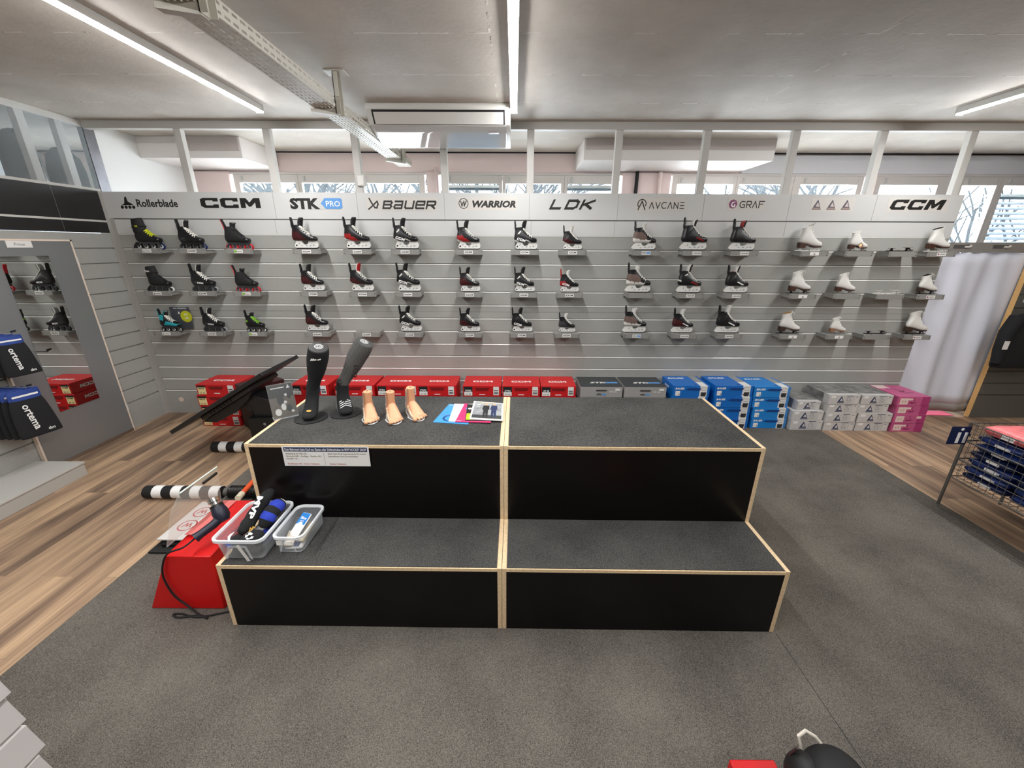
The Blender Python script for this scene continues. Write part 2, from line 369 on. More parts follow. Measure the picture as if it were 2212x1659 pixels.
# next room beyond the film: a pale wall, added daylight windows and dark bags on the ledge
struct(MB().box(-5.4, -5.3, -4, 6.2, 0, CEIL).build('wall_beyond', mat('pale_wall', (196, 202, 206), .6)))
struct(MB().box(-5.3, XL - .06, -4, 4.6, 2.06, 2.1).build('trim_%d' % n, STUD)); n += 1
BAGD = mat('bag_slate', (44, 46, 52), .7, var=.3, vscale=8)
for y, w, h, lb in ((3.52, .12, .42, 'tall dark bag behind the clear film left of the corner stud'), (3.86, .15, .36, 'dark bag behind the clear film near the room corner'), (4.25, .12, .30, 'dark bag behind the clear film nearest the window wall')):
    t = thing('ledge_bag', lb, 'bag', (XL - .27, y, 2.1), 0, 'dark bags on the ledge')
    MB().loft([[(.085 * f * math.cos(q), w * f * math.sin(q) + .02 * zz, zz) for q in [2 * math.pi * k / 24 for k in range(24)]] for f, zz in ((.9, 0), (1, .04), (1, h * .5), (.85, h * .8), (.45, h * .96), (.1, h))]).build('body', BAGD, t, True)
    MB().tube([(.05, -.03, h * .9), (.06, 0, h + .03), (.05, .03, h * .9)], .006, 8).build('carry_loop', BLACKM, t, True)
# corridor behind the wall: white flank, window wall, boxed ducts
PINKW = mat('rose_bounce_tint', (240, 218, 214), .55, var=.03, vscale=3)  # pink bounce light in the corridor, put into the wall colour
struct(MB().box(XL - .03, XL, WY + .1, 5.0, 0, CEIL).build('wall_corridor_left', mat('white_wall', (226, 226, 224), .6)))
WINY = 5.0
groups = [[(-6.5, -5.75), (-5.65, -4.9), (-4.8, -4.05)], [(-3.135, -2.495), (-2.426, -1.818), (-1.728, -1.084)], [(-.773, -.178), (-.104, .527), (.60, 1.125)], [(1.844, 2.477), (2.545, 3.074), (3.236, 3.878)], [(4.139, 4.785), (5.061, 5.446), (5.534, 6.15)]]  # first group is added to let daylight into the room beyond the film
b = MB(); b.box(-7, 8, WINY, WINY + .12, 2.453, CEIL); b.box(-7, 8, WINY, WINY + .12, 0, .9)
edges = [-7] + [v for g in groups for v in (g[0][0] - .09, g[-1][1] + .09)] + [8]
for x0, x1 in zip(edges[::2], edges[1::2]): b.box(x0, x1, WINY - .03, WINY + .12, .9, 2.453)
struct(b.build('wall_windows', PINKW))
struct(MB().box(2.53, 7.8, WINY - .035, WINY - .004, 2.453, 2.628).build('trim_%d' % n, mat('lintel_lilac_white', (228, 226, 230), .5))); n += 1
struct(MB().box(-7, 8, WINY - .02, WINY - .004, 2.645, 2.656).build('trim_%d' % n, BLACKM)); n += 1
GLASS = clear_mat('window_glass', (220, 235, 240), .9, .02)
FRAME = mat('window_frame_white', (222, 214, 208), .4)
wn = 2
for gi, g in enumerate(groups):
    struct(MB().box(g[0][0] - .09, g[-1][1] + .09, WINY - .01, WINY + .06, 2.43, 2.453).build('trim_%d' % n, FRAME, bevel=.003)); n += 1
    for k, (x0, x1) in enumerate(g):
        e = MB(); l_ = x0 - .06 if k == 0 else (g[k - 1][1] + x0) / 2 + .001; r_ = x1 + .06 if k == len(g) - 1 else (x1 + g[k + 1][0]) / 2 - .001
        for q in ((l_, x0, .9, 2.43), (x1, r_, .9, 2.43), (x0, x1, 2.345, 2.43), (x0, x1, .9, .98)): e.box(q[0], q[1], WINY + .0, WINY + .055, q[2], q[3])
        f = struct(e.build('window_%d' % wn, FRAME, bevel=.004)); wn += 1
        MB().box(x0, x1, WINY + .025, WINY + .03, .98, 2.345).build('pane', GLASS, f)
        MB().box(x0 + .03, x0 + .05, WINY - .02, WINY + .0, 2.36, 2.41).build('window_hinge', WHITE, f)
BLIND = mat('blind_slat_blue_grey', (112, 132, 150), .5)
def blind(x0, x1, z0, z1, label):
    t = thing('window_blind', label, 'blind', ((x0 + x1) / 2, WINY + .12, z1), 0, 'outside slatted blinds')
    w = (x1 - x0) / 2; s = MB(); k = 0
    while z1 - k * .055 > z0:
        z = -k * .055 - .03; s.prism([(-.03, z - .018), (.028, z + .016), (.03, z + .02), (-.028, z - .014)], -w, w, 'x'); k += 1
    s.build('slats', BLIND, t); MB().box(-w, w, -.03, .03, -.02, .01).build('head_rail', ALU, t)
    for x in (-w * .7, w * .7): MB().box(x - .002, x + .002, -.034, -.031, z0 - z1, 0).build('ladder_cord', ALU, t)
blind(-.80, -.15, 1.0, 2.33, 'slatted blind outside the window above the circled W sign')
blind(.58, 1.15, 1.0, 2.33, 'slatted blind outside the window left of the ringed A sign')
blind(5.50, 6.2, 1.0, 2.255, 'large pale blue slatted blind at the right edge, above the curtain')
DUCT = mat('duct_boxing_white', (228, 221, 217), .55)
o = MB().box(.67, 2.52, 4.38, WINY - .03, 2.468, CEIL).build('duct_boxing', DUCT, bevel=.004); tag(o, 'long white boxed duct under the ceiling above the purple badge sign', 'duct', 'boxed ducts')
MB().box(.69, 2.515, 4.372, 4.381, 2.558, CEIL - .002).build('cover_strip', mat('duct_grey_rose', (188, 176, 172), .55), o)
o = MB().box(XL, -2.64, 4.34, WINY - .03, 2.468, CEIL).build('duct_boxing', DUCT, bevel=.004); tag(o, 'white boxed duct under the ceiling in the far left corner', 'duct', 'boxed ducts')
MB().box(-3.2, -2.66, 4.332, 4.341, 2.53, CEIL - .002).build('cover_strip', mat('duct_grey_rose', (188, 176, 172), .55), o)
o = MB().cyl((-.88, WINY - .06, 0), (-.88, WINY - .06, 2.5), .016, 10, 0).build('wall_pipe', PINKW, None, True); tag(o, 'thin vertical pipe on the pink pillar behind the bird sign', 'pipe')
o = MB().cyl((1.36, WINY - .07, 0), (1.36, WINY - .07, 2.46), .02, 10, 0).build('wall_pipe', BLACKM, None, True); tag(o, 'dark vertical pipe on the pillar behind the ringed A sign', 'pipe')
o = MB().cyl((1.62, WINY - .07, 0), (1.62, WINY - .07, 2.46), .022, 10, 0).build('wall_pipe', PINKW, None, True); tag(o, 'pink vertical pipe right of the dark pipe on the pillar', 'pipe')
t = thing('stud_socket', 'small white socket box on the stud above the bird sign', 'socket box', (-1.335, WY + .03, 2.2))
MB().box(-.035, .035, -.05, 0, -.04, .05).build('case', WHITE, t, bevel=.004); MB().box(-.025, .025, -.053, -.049, -.03, .04).build('cover', PAPER, t)

# bare trees outside
BARK = mat('bark', (34, 38, 44), .9)
def tree(x, y, h, seed, label):
    rnd = random.Random(seed); s = MB(); cr = MB()
    def grow(m, p, d, l, r, lev):
        q = p + d * l * .5 + Vector((rnd.uniform(-.06, .06) * l, rnd.uniform(-.06, .06) * l, 0)); e = p + d * l
        m.tube([p, q, e], [r, r * .9, r * .7], 5, 0, False)
        if lev == 0: return
        for k in range(4 if lev > 1 else 3):
            a = rnd.uniform(0, 6.28); tilt = rnd.uniform(.35, .95)
            nd = (d + Vector((math.cos(a) * tilt, math.sin(a) * tilt, rnd.uniform(-.25, .35)))).normalized()
            grow(cr, p + d * l * rnd.uniform(.45, 1), nd, l * rnd.uniform(.55, .8), r * .55, lev - 1)
    grow(s, Vector((0, 0, 0)), Vector((rnd.uniform(-.06, .06), 0, 1)).normalized(), h * .42, h * .024, 4)
    t = thing('bare_tree', label, 'tree', (x, y, -2.2), 0, 'bare trees outside')
    s.build('trunk', BARK, t); cr.build('branches', BARK, t)
tree(-5.0, 9.5, 8.0, 1, 'bare tree outside the far left window above the second header sign')
tree(-1.0, 9.6, 7.2, 2, 'bare tree outside the window above the bird icon sign')
tree(4.2, 9.2, 5.6, 3, 'bare tree outside the window above the purple badge sign')
tree(9.6, 13.2, 7.6, 4, 'bare tree outside the window above the three triangles')
tree(8.1, 7.6, 5.8, 5, 'bare tree filling the tall window above the curtain')

# ------------------------------------------------------------------ ceiling things
EMIT = mat('lit_tube', (252, 252, 252), .5, emit=TUBE)
def tube_light(x, y0, y1, label):
    t = thing('tube_light', label, 'ceiling light', (x, y1, CEIL), 0, 'ceiling tube lights')
    l = y1 - y0
    MB().box(-.026, .026, -l, 0, -.040, 0).build('housing', WHITE, t, bevel=.003)
    s = MB(); P = [(.024 * math.cos(a), -.037 + .013 * math.sin(a)) for a in [math.pi + math.pi * k / 8 for k in range(9)]]
    s.prism(P, -l + .01, -.008, 'y'); s.build('diffuser', EMIT, t)
    MB().box(-.027, .027, -.008, .0, -.051, 0).build('end_cap', WHITE, t)
tube_light(-1.905, -1.2, 3.46, 'long lit ceiling tube over the left aisle, left of the cable tray')
tube_light(-.01, -1.2, 3.455, 'long lit ceiling tube in the middle, ending beside the air conditioner')
tube_light(3.3, -1.2, 3.468, 'lit ceiling tube at the right edge')

# cable tray: perforated trough on brackets
TRAYM = mat('tray_painted_steel', (188, 184, 172), .45)
TY0, TY1, TX0, TX1, TZ = 1.15, 4.75, -1.232, -1.098, 2.468
t = thing('cable_tray', 'long perforated metal cable tray hung under the ceiling left of the air conditioner', 'cable tray', (0, 0, 0))
def perforated(nx, ny, f, fw=.36, fh=.66):
    s = MB()
    for i in range(nx):
        for j in range(ny):
            u0, u1, v0, v1 = i / nx, (i + 1) / nx, j / ny, (j + 1) / ny; cu, cv = (u0 + u1) / 2, (v0 + v1) / 2
            hu, hv = (u1 - u0) * fw / 2, (v1 - v0) * fh / 2
            o_ = [(u0, v0), (u1, v0), (u1, v1), (u0, v1)]; h_ = [(cu - hu, cv - hv), (cu + hu, cv - hv), (cu + hu, cv + hv), (cu - hu, cv + hv)]
            s.add([f(*p) for p in o_ + h_], [(0, 1, 5, 4), (1, 2, 6, 5), (2, 3, 7, 6), (3, 0, 4, 7)])
    return s
ny = int((TY1 - TY0) / .05)
def solid(o, th=.0015): m = o.modifiers.new('sheet', 'SOLIDIFY'); m.thickness = th; return o
solid(perforated(6, ny, lambda u, v: (TX0 + u * (TX1 - TX0), TY0 + v * (TY1 - TY0), TZ)).build('bottom_plate', TRAYM, t))
solid(perforated(2, ny, lambda u, v: (TX1, TY0 + v * (TY1 - TY0), TZ + u * .06), .34).build('side_plate', TRAYM, t))
solid(perforated(2, ny, lambda u, v: (TX0, TY0 + v * (TY1 - TY0), TZ + u * .06), .34).build('side_plate', TRAYM, t))
for y in (1.74, 2.86, 4.35):
    h = MB(); h.box(TX1 + .004, TX1 + .008, y - .028, y + .028, TZ - .035, CEIL - .006); h.box(TX1 + .004, TX1 + .034, y - .028, y - .024, TZ - .035, CEIL - .006); h.box(TX1 + .004, TX1 + .034, y + .024, y + .028, TZ - .035, CEIL - .006)
    h.box(TX1 - .04, TX1 + .08, y - .045, y + .045, CEIL - .006, CEIL)
    br = h.build('hanger', TRAYM, t)
    MB().prism([(TX0 - .02, TZ - .003), (TX0 - .02, TZ - .02), (TX1 + .004, TZ - .04), (TX1 + .004, TZ - .003)], y - .02, y + .02, 'y').build('bracket_arm', TRAYM, br)

# air conditioner hung under the ceiling
t = thing('air_conditioner', 'wide white ceiling air conditioner with a closed flap above the sign wall', 'air conditioner', (-.565, 3.39, CEIL))
ACW = mat('ac_white', (205, 203, 198), .3); w = .53
prof = [(0, 0), (0, -.035), (.055, -.125), (.10, -.148), (.2, -.17), (.30, -.19), (.39, -.205), (.43, -.205), (.43, 0)]
MB().prism(prof, -w, w, 'x').build('body', ACW, t, bevel=.006)
def acp(y, dz=0):   # underside height at depth y
    P = [(0, -.035), (.055, -.125), (.10, -.148), (.2, -.17), (.30, -.19), (.39, -.205), (.43, -.205)]
    for (a, za), (c, zc) in zip(P, P[1:]):
        if a <= y <= c: return za + (zc - za) * (y - a) / (c - a)
b = MB(); b.add([(-.49, .001, acp(.004) - .001), (.49, .001, acp(.004) - .001), (.49, .051, acp(.054) - .001), (-.49, .051, acp(.054) - .001)], [(0, 1, 2, 3)]); b.build('outlet_slot', BLACKM, t)
b = MB(); b.add([(x, y, acp(y) - d) for d in (.004, .010) for x, y in ((-.478, .009), (.478, .009), (.478, .048), (-.478, .048))], [(0, 1, 2, 3), (4, 5, 6, 7), (0, 1, 5, 4), (1, 2, 6, 5), (2, 3, 7, 6), (3, 0, 4, 7)]); b.build('flap', ACW, t)
SHINY = mat('ac_gloss_panel', (186, 184, 180), .06, 0, coat=1)
b = MB(); ys = [.062, .1, .15, .2, .25, .3, .35, .385]
b.loft([[(-.5, y, acp(y) - .003), (.5, y, acp(y) - .003), (.5, y, acp(y) - .0005), (-.5, y, acp(y) - .0005)] for y in ys]); b.build('front_panel', SHINY, t, True)
MB().box(.36, .44, .13, .15, acp(.15) - .005, acp(.13) - .001).build('badge', ALU, t)

# ------------------------------------------------------------------ left wall: staff door, mirror, plinth, hanging sleeves
t = thing('staff_door', 'grey flush door with pale edges in the left wall, marked Privat', 'door', (XL, 3.045, 0))
DOORM = mat('door_satin_grey', (150, 153, 154), .32, .5, bump=.25, bscale=14)
EDGE = mat('pale_edge_band', (232, 214, 196), .5)
MB().box(.006, .03, -.355, .358, .012, 1.695).build('leaf', DOORM, t)
b = MB(); b.box(.004, .032, .358, .37, .0, 1.707); b.box(.004, .032, -.367, -.355, 0, 1.707); b.box(.004, .032, -.367, .37, 1.695, 1.707); b.build('edge_band', EDGE, t)
MB().box(.006, .034, -.36, .36, .004, .03).build('bottom_seal', ALU, t)
for z in (.2, .95, 1.5): MB().cyl((.03, .368, z), (.03, .368, z + .07), .007, 8).build('hinge', WHITE, t, True)
o = MB().box(.004, .009, 2.888, 3.205, .412, 1.588).build('wall_mirror', mat('mirror_silver', (236, 238, 236), .012, 1), None, loc=(XL + .027, 0, 0)); tag(o, 'narrow frameless mirror strip fixed to the grey door', 'mirror')
o = MB().box(.0, .002, 2.965, 3.125, 1.647, 1.694).build('door_sign', PAPER, loc=(XL + .031, 0, 0)); tag(o, 'small white door sign reading Privat', 'sign')
letter(o, 'Privat', (.0026, 3.045, 1.66), .022, GREYINK, 'R', bold=.006)
t = thing('shelf_plinth', 'low pale grey plinth at the foot of the left wall', 'plinth', (XL, 2.64, 0))
MB().box(.002, .37, -3.2, 0, .0, .095).build('base', mat('plinth_grey', (176, 174, 168), .5), t, bevel=.003)
MB().box(.002, .375, -3.2, .004, .095, .11).build('top_board', mat('plinth_top', (188, 186, 180), .45), t, bevel=.002)
SLEEVE = mat('sleeve_black', (20, 21, 24), .85, bump=.4, bscale=300); CUFF = mat('cuff_blue', (36, 64, 138), .7)
def wall_hook(y, z, label, L=.28):
    t = thing('wall_hook', label, 'hook', (XL, y, z), 0, 'slatwall hooks')
    MB().box(.0, .006, -.02, .02, -.035, .02).build('back_plate', ALU, t); MB().tube([(.004, 0, 0), (L, 0, 0), (L + .02, 0, .015)], .004, 8).build('arm', STEEL, t, True)
    MB().cyl((L, 0, .012), (L + .03, 0, .02), .007, 8).build('tip_cap', BLACK, t, True)
wall_hook(2.60, 1.105, 'wall hook holding the upper row of sleeves left of the mirror')
wall_hook(2.565, .735, 'wall hook holding the lower row of sleeves above the plinth')
wall_hook(2.76, .94, 'empty wall hook sticking out between the two rows of sleeves')
def sleeve(x, y, z, label, group, k=1):
    t = thing('padded_sleeve', label, 'sleeve', (x, y, z), math.radians(-14), group); t.scale = (1, k, k)
    R = []
    for k, (zz, w_, d_, oy) in enumerate(crom([(-.275, .085, .012, .012), (-.26, .09, .017, .01), (-.17, .085, .021, .004), (-.09, .075, .02, 0), (-.05, .064, .016, 0)], 3)):
        R.append([(d_ * math.copysign(abs(math.cos(a)) ** .8, math.cos(a)), oy + w_ * math.sin(a), zz) for a in [2 * math.pi * i / 20 for i in range(20)]])
    MB().loft(R).build('body', SLEEVE, t, True)
    MB().loft([[(d_ * math.cos(a), w_ * math.sin(a), zz) for a in [2 * math.pi * i / 20 for i in range(20)]] for zz, w_, d_ in ((-.055, .066, .018), (-.02, .066, .016), (.0, .062, .012))]).build('cuff', CUFF, t, True)
    MB().box(.016, .0185, -.055, .05, -.036, -.026).build('cuff_stripe', WINK, t)
    letter(t, 'ortema', (.0225, -.034, -.082), .034, WINK, ((0, .12, -1), (0, 1, .12)), 'LEFT', bold=.02, width=.15)
    letter(t, 'dm', (.0185, .05, -.255), .018, WINK, 'R', bold=.02)
ords = ['outermost', 'second from outside', 'third from outside', 'fourth from outside', 'fifth from outside']
for k in range(4): sleeve(XL + .25 - k * .055, 2.595, 1.09, 'black sleeve with blue cuff on the upper wall hook, %s' % ords[k], 'sleeves on the upper hook')
for k in range(5): sleeve(XL + .245 - k * .05, 2.555, .722, 'black sleeve with blue cuff on the lower wall hook, %s' % ords[k], 'sleeves on the lower hook', 1.25)
o = MB().cyl((-3.46, WY - .001, .15), (-3.46, WY - .006, .15), .024, 20).build('cover_cap', mat('cover_cap_pale', (226, 206, 192), .5)); tag(o, 'round pale cap low on the grey slat wall near the left corner', 'cap')

# ------------------------------------------------------------------ signs on the header
def sign(name, label, x0, x1, z0, z1, paper=True, pad=.012):
    y = WY - .0065
    if paper:
        o = MB().box(x0 - pad, x1 + pad, y - .001, y, z0 - pad, z1 + pad).build(name, mat('sign_paper', (212, 208, 202), .6))
    else: o = MB().box(x0 - .002, x1 + .002, y - .0004, y, z0 - .002, z1 + .002).build(name, HEADER)
    return tag(o, label, 'sign', 'brand signs on the header board'), y - .0016
LOGO = mat('logo_black', (30, 29, 27), .5)
o, y = sign('brand_sign', 'leftmost header sign, a skate icon before dark lettering', -3.505, -2.99, 1.975, 2.067, False)
letter(o, 'Rollerblade', (-3.355, y, 1.99), .062, LOGO, 'F', 'LEFT', bold=.026, width=.365)
P = [(0, [(.015, .03), (.045, .045), (.06, .095), (.075, .1), (.08, .06), (.115, .04), (.12, .03)])] + [(0, disc2d(.018 + .034 * k, .014, .014)) for k in range(4)]
flat(o, 'icon', P, LOGO, (-3.505, y, 1.972), 'F')
o, y = sign('brand_sign', 'upright blocky three letter sign, second from left on the header', -2.793, -2.24, 1.98, 2.066, False)
flat(o, 'lettering', [(0, p) for p in ccm_polys(.53, .082, .0)], LOGO, (-2.516, y, 2.023), 'F')
o, y = sign('brand_sign', 'header sign with black letters and a blue arrow badge', -1.985, -1.524, 1.978, 2.066, False)
letter(o, 'STK', (-1.985, y, 1.982), .082, LOGO, 'F', 'LEFT', bold=.055, width=.265)
flat(o, 'badge', [(0, [(.0, .044), (.04, 0), (.175, 0), (.19, .012), (.19, .076), (.178, .088), (.04, .088)])], LBLUE, (-1.715, y, 1.978), 'F')
letter(o, 'PRO', (-1.607, y - .0006, 1.998), .046, WINK, 'F', bold=.012, width=.125)
def glyphs(o, word, x0, z0, h, w, gap, t, shear, y):
    G = {'A': [[(0, 0), (.5, 1), (1, 0)]], 'V': [[(0, 1), (.5, 0), (1, 1)]], 'C': [[(1, .95), (.35, 1), (0, .7), (0, .3), (.35, 0), (1, .05)]], 'N': [[(0, 0), (0, 1), (.9, 0), (.9, 1)]], 'E': [[(0, 1), (.85, 1)], [(0, .5), (.85, .5)], [(0, 0), (.85, 0)]],
         'L': [[(0, 1), (0, 0), (.9, 0)]], 'D': [[(0, 0), (0, 1), (.75, 1), (1, .8), (1, .2), (.75, 0), (0, 0)]], 'K': [[(0, 0), (0, 1)], [(1, 1), (.1, .45)], [(.3, .55), (1, 0)]],
         'b': [[(0, 0), (0, 1), (.85, 1), (1, .8), (.85, .52), (0, .52)], [(.85, .52), (1, .25), (.85, 0), (0, 0)]], 'a': [[(.05, 1), (.95, 1), (.95, 0), (.1, 0), (0, .2), (.1, .48), (.95, .48)]], 'U': [[(0, 1), (0, .15), (.15, 0), (1, 0), (1, 1)]], 'e': [[(0, .5), (1, .5), (1, 1), (.1, 1), (0, .85), (0, .1), (.1, 0), (1, 0)]], 'R': [[(0, 0), (0, 1), (.9, 1), (1, .85), (1, .6), (.88, .45), (0, .45)], [(.5, .45), (1, 0)]]}
    P = []; x = 0
    for ch in word:
        for s in G[ch]: P += [(0, q) for q in stroke([(x + a * w, b_ * h) for a, b_ in s], t, shear)]
        x += w + gap
    flat(o, 'lettering', P, LOGO, (x0, y, z0), 'F')
o, y = sign('brand_sign', 'header sign with a crossed bird icon', -1.297, -.691, 1.977, 2.064)
glyphs(o, 'baUeR', -1.165, 1.986, .055, .070, .026, .015, .28, y)
flat(o, 'icon', [(0, p) for p in stroke([(.0, 0), (.025, .018), (.075, .06)], .012) + stroke([(.012, .085), (.03, .05), (.055, .012), (.072, .01), (.085, .04), (.08, .062)], .013)], LOGO, (-1.293, y, 1.978), 'F')
o, y = sign('brand_sign', 'header sign with slanted capitals after a circled W', -.495, .01, 1.984, 2.066)
letter(o, 'WARRIOR', (-.383, y, 1.998), .052, LOGO, 'F', 'LEFT', bold=.05, shear=.25, width=.385)
flat(o, 'icon', [(0, p) for p in ring2d(.044, .042, .043, .006) + stroke([(.02, .06), (.03, .02), (.04, .05)], .008) + stroke([(.048, .06), (.05, .022), (.068, .06)], .009)], LOGO, (-.495, y, 1.984), 'F')
o, y = sign('brand_sign', 'header sign of three thin wide slanted capitals', .308, .733, 1.979, 2.068, False)
glyphs(o, 'LDK', .318, 1.990, .062, .090, .042, .02, .5, y)
o, y = sign('brand_sign', 'header sign with thin capitals after a ringed letter A', 1.08, 1.493, 1.982, 2.067)
glyphs(o, 'AVCANE', 1.19, 1.993, .048, .038, .016, .007, 0, y)
flat(o, 'icon', [(0, p) for p in ring2d(.042, .046, .04, .008, 24)[22:] + ring2d(.042, .046, .04, .008, 24)[:15] + stroke([(.012, .0), (.042, .068), (.072, .0)], .009)], LOGO, (1.08, y, 1.982), 'F')
o, y = sign('brand_sign', 'header sign with a purple faceted badge', 1.884, 2.197, 1.989, 2.07)
glyphs(o, 'C', 1.985, 2.002, .05, .04, .016, .008, 0, y); flat(o, 'lettering', [(0, p) for p in stroke([(2.025, 2.004), (2.025, 2.025), (2.008, 2.025)], .008)], LOGO, (0, y, 0), 'F')
glyphs(o, 'RA', 2.043, 2.002, .05, .038, .016, .008, 0, y); flat(o, 'lettering', [(0, p) for p in stroke([(2.152, 2.0), (2.152, 2.052), (2.195, 2.052)], .008) + stroke([(2.152, 2.03), (2.182, 2.03)], .008)], LOGO, (0, y, 0), 'F')
flat(o, 'icon', [(0, disc2d(1.922, 2.03, .038, 8)), (1, [(1.905, 2.02), (1.912, 2.045), (1.94, 2.052), (1.93, 2.04), (1.918, 2.036), (1.916, 2.02), (1.932, 2.015), (1.933, 2.028), (1.945, 2.028), (1.942, 2.005), (1.918, 2.004)])], [mat('badge_purple', (136, 68, 112), .5), WINK], (0, y, 0), 'F')
o, y = sign('brand_sign', 'paper sign with three dark triangle badges', 2.619, 2.974, 1.985, 2.072)
def tri_polys(x, z, h):   # dark triangle badge with a pale figure and a lettered foot
    w = h * 1.05
    return [(0, [(x, z), (x + w, z), (x + w * .53, z + h), (x + w * .47, z + h)]), (1, [(x + w * .36, z + h * .3), (x + w * .8, z + h * .3), (x + w * .53, z + h * .78)]), (2, rect(x + w * .1, x + w * .9, z + h * .07, z + h * .2))]
TRIM = [mat('triangle_slate', (86, 82, 96), .5), mat('triangle_pale', (206, 196, 188), .5), mat('triangle_foot', (176, 150, 132), .5)]
for k in range(3): flat(o, 'badge', [(m, [(p, q) for p, q in P]) for m, P in tri_polys(2.62 + .128 * k, 1.988, .078)], TRIM, (0, y, 0), 'F')
o, y = sign('brand_sign', 'bold slanted sign at the right end of the header', 3.288, 3.80, 1.986, 2.074)
flat(o, 'lettering', [(0, p) for p in ccm_polys(.46, .082, .35)], LOGO, (3.54, y, 2.03), 'F')
# ------------------------------------------------------------------ skates on the wall
def pw(v, e): return math.copysign(abs(v) ** e, v)
def spine_loft(st, k, n, L, fm, expo=2.6, rim=None):
    """boot skin from stations (ax, az, bx, bz, half width): a runs along sole and heel, b along toe, lace line and collar"""
    S = crom(st, k); rings = []
    for ax, az, bx, bz, w in S:
        c = ((ax + bx) / 2, (az + bz) / 2); v = ((bx - ax) / 2, (bz - az) / 2)
        rings.append([((c[0] + v[0] * pw(math.cos(t), 2 / expo)) * L, w * pw(math.sin(t), 2 / expo) * L, (c[1] + v[1] * pw(math.cos(t), 2 / expo)) * L) for t in [2 * math.pi * i / n for i in range(n)]])
    m = MB(); m.loft(rings, 0, True, False, fm)
    if rim is not None:       # turned-in collar with lining
        last = S[-1]; inner = []
        for f, dz in ((.84, -.004), (.74, -.06), (.66, -.2)):
            ax, az, bx, bz, w = last; c = ((ax + bx) / 2, (az + bz) / 2 + dz); v = ((bx - ax) / 2 * f, (bz - az) / 2 * f)
            inner.append([((c[0] + v[0] * pw(math.cos(t), 2 / expo)) * L, w * f * pw(math.sin(t), 2 / expo) * L, (c[1] + v[1] * pw(math.cos(t), 2 / expo)) * L) for t in [2 * math.pi * i / n for i in range(n)]])
        m.loft([rings[-1]] + inner, rim, False, True)
    return m, S
HST = [(.97, .36, .97, .39, .03), (.955, .31, .955, .44, .10), (.91, .29, .90, .475, .145), (.80, .285, .78, .51, .165), (.66, .29, .68, .565, .165), (.50, .295, .59, .64, .155), (.34, .295, .52, .71, .15), (.18, .295, .465, .78, .145),
       (.05, .32, .43, .83, .14), (.0, .40, .41, .86, .13), (.005, .54, .40, .88, .125), (.03, .68, .39, .895, .12), (.045, .80, .385, .90, .12), (.035, .88, .385, .905, .12)]
FST = [(1.0, .27, 1.0, .30, .03), (.985, .20, .985, .35, .09), (.93, .185, .92, .39, .135), (.80, .185, .78, .46, .16), (.66, .20, .66, .55, .155), (.50, .24, .57, .66, .145), (.34, .29, .50, .76, .14), (.18, .32, .45, .86, .135),
       (.05, .35, .42, .94, .13), (.0, .45, .41, 1.0, .13), (.03, .60, .42, 1.04, .125), (.06, .75, .44, 1.07, .125), (.05, .90, .46, 1.10, .13), (.04, .97, .47, 1.11, .135)]
BOOT = mat('boot_black', (22, 22, 24), .32); BOOTM = mat('boot_soft_black', (24, 24, 25), .75)
CAP = mat('toe_cap_black', (16, 16, 18), .28); LINE = mat('lining_black', (14, 14, 15), .9)
LACE = mat('lace_white', (225, 223, 215), .8); LACEY = mat('lace_yellow', (206, 214, 30), .7); FELT = mat('felt_white', (214, 212, 206), .9)
SRED = mat('skate_red', (152, 26, 28), .35); SMAR = mat('skate_maroon', (64, 16, 20), .35); SWHITE = mat('skate_white', (216, 214, 208), .35); SBROWN = mat('skate_brown_mesh', (104, 84, 76), .5); SGREY = mat('skate_dark_grey', (56, 56, 58), .4)
HOLD = mat('holder_white', (222, 221, 216), .35); SGREEN = mat('skate_lime', (128, 190, 40), .4); TRED = mat('tendon_red', (214, 24, 38), .5); TEAL = mat('skate_teal', (36, 168, 180), .4); RUB = mat('wheel_grey', (150, 152, 152), .4)
WRED = mat('wheel_red', (190, 24, 40), .3); WBLUE = mat('wheel_blue', (30, 42, 88), .3); WWH = mat('wheel_white', (226, 226, 222), .3); WDK = mat('wheel_smoke', (48, 50, 52), .3)
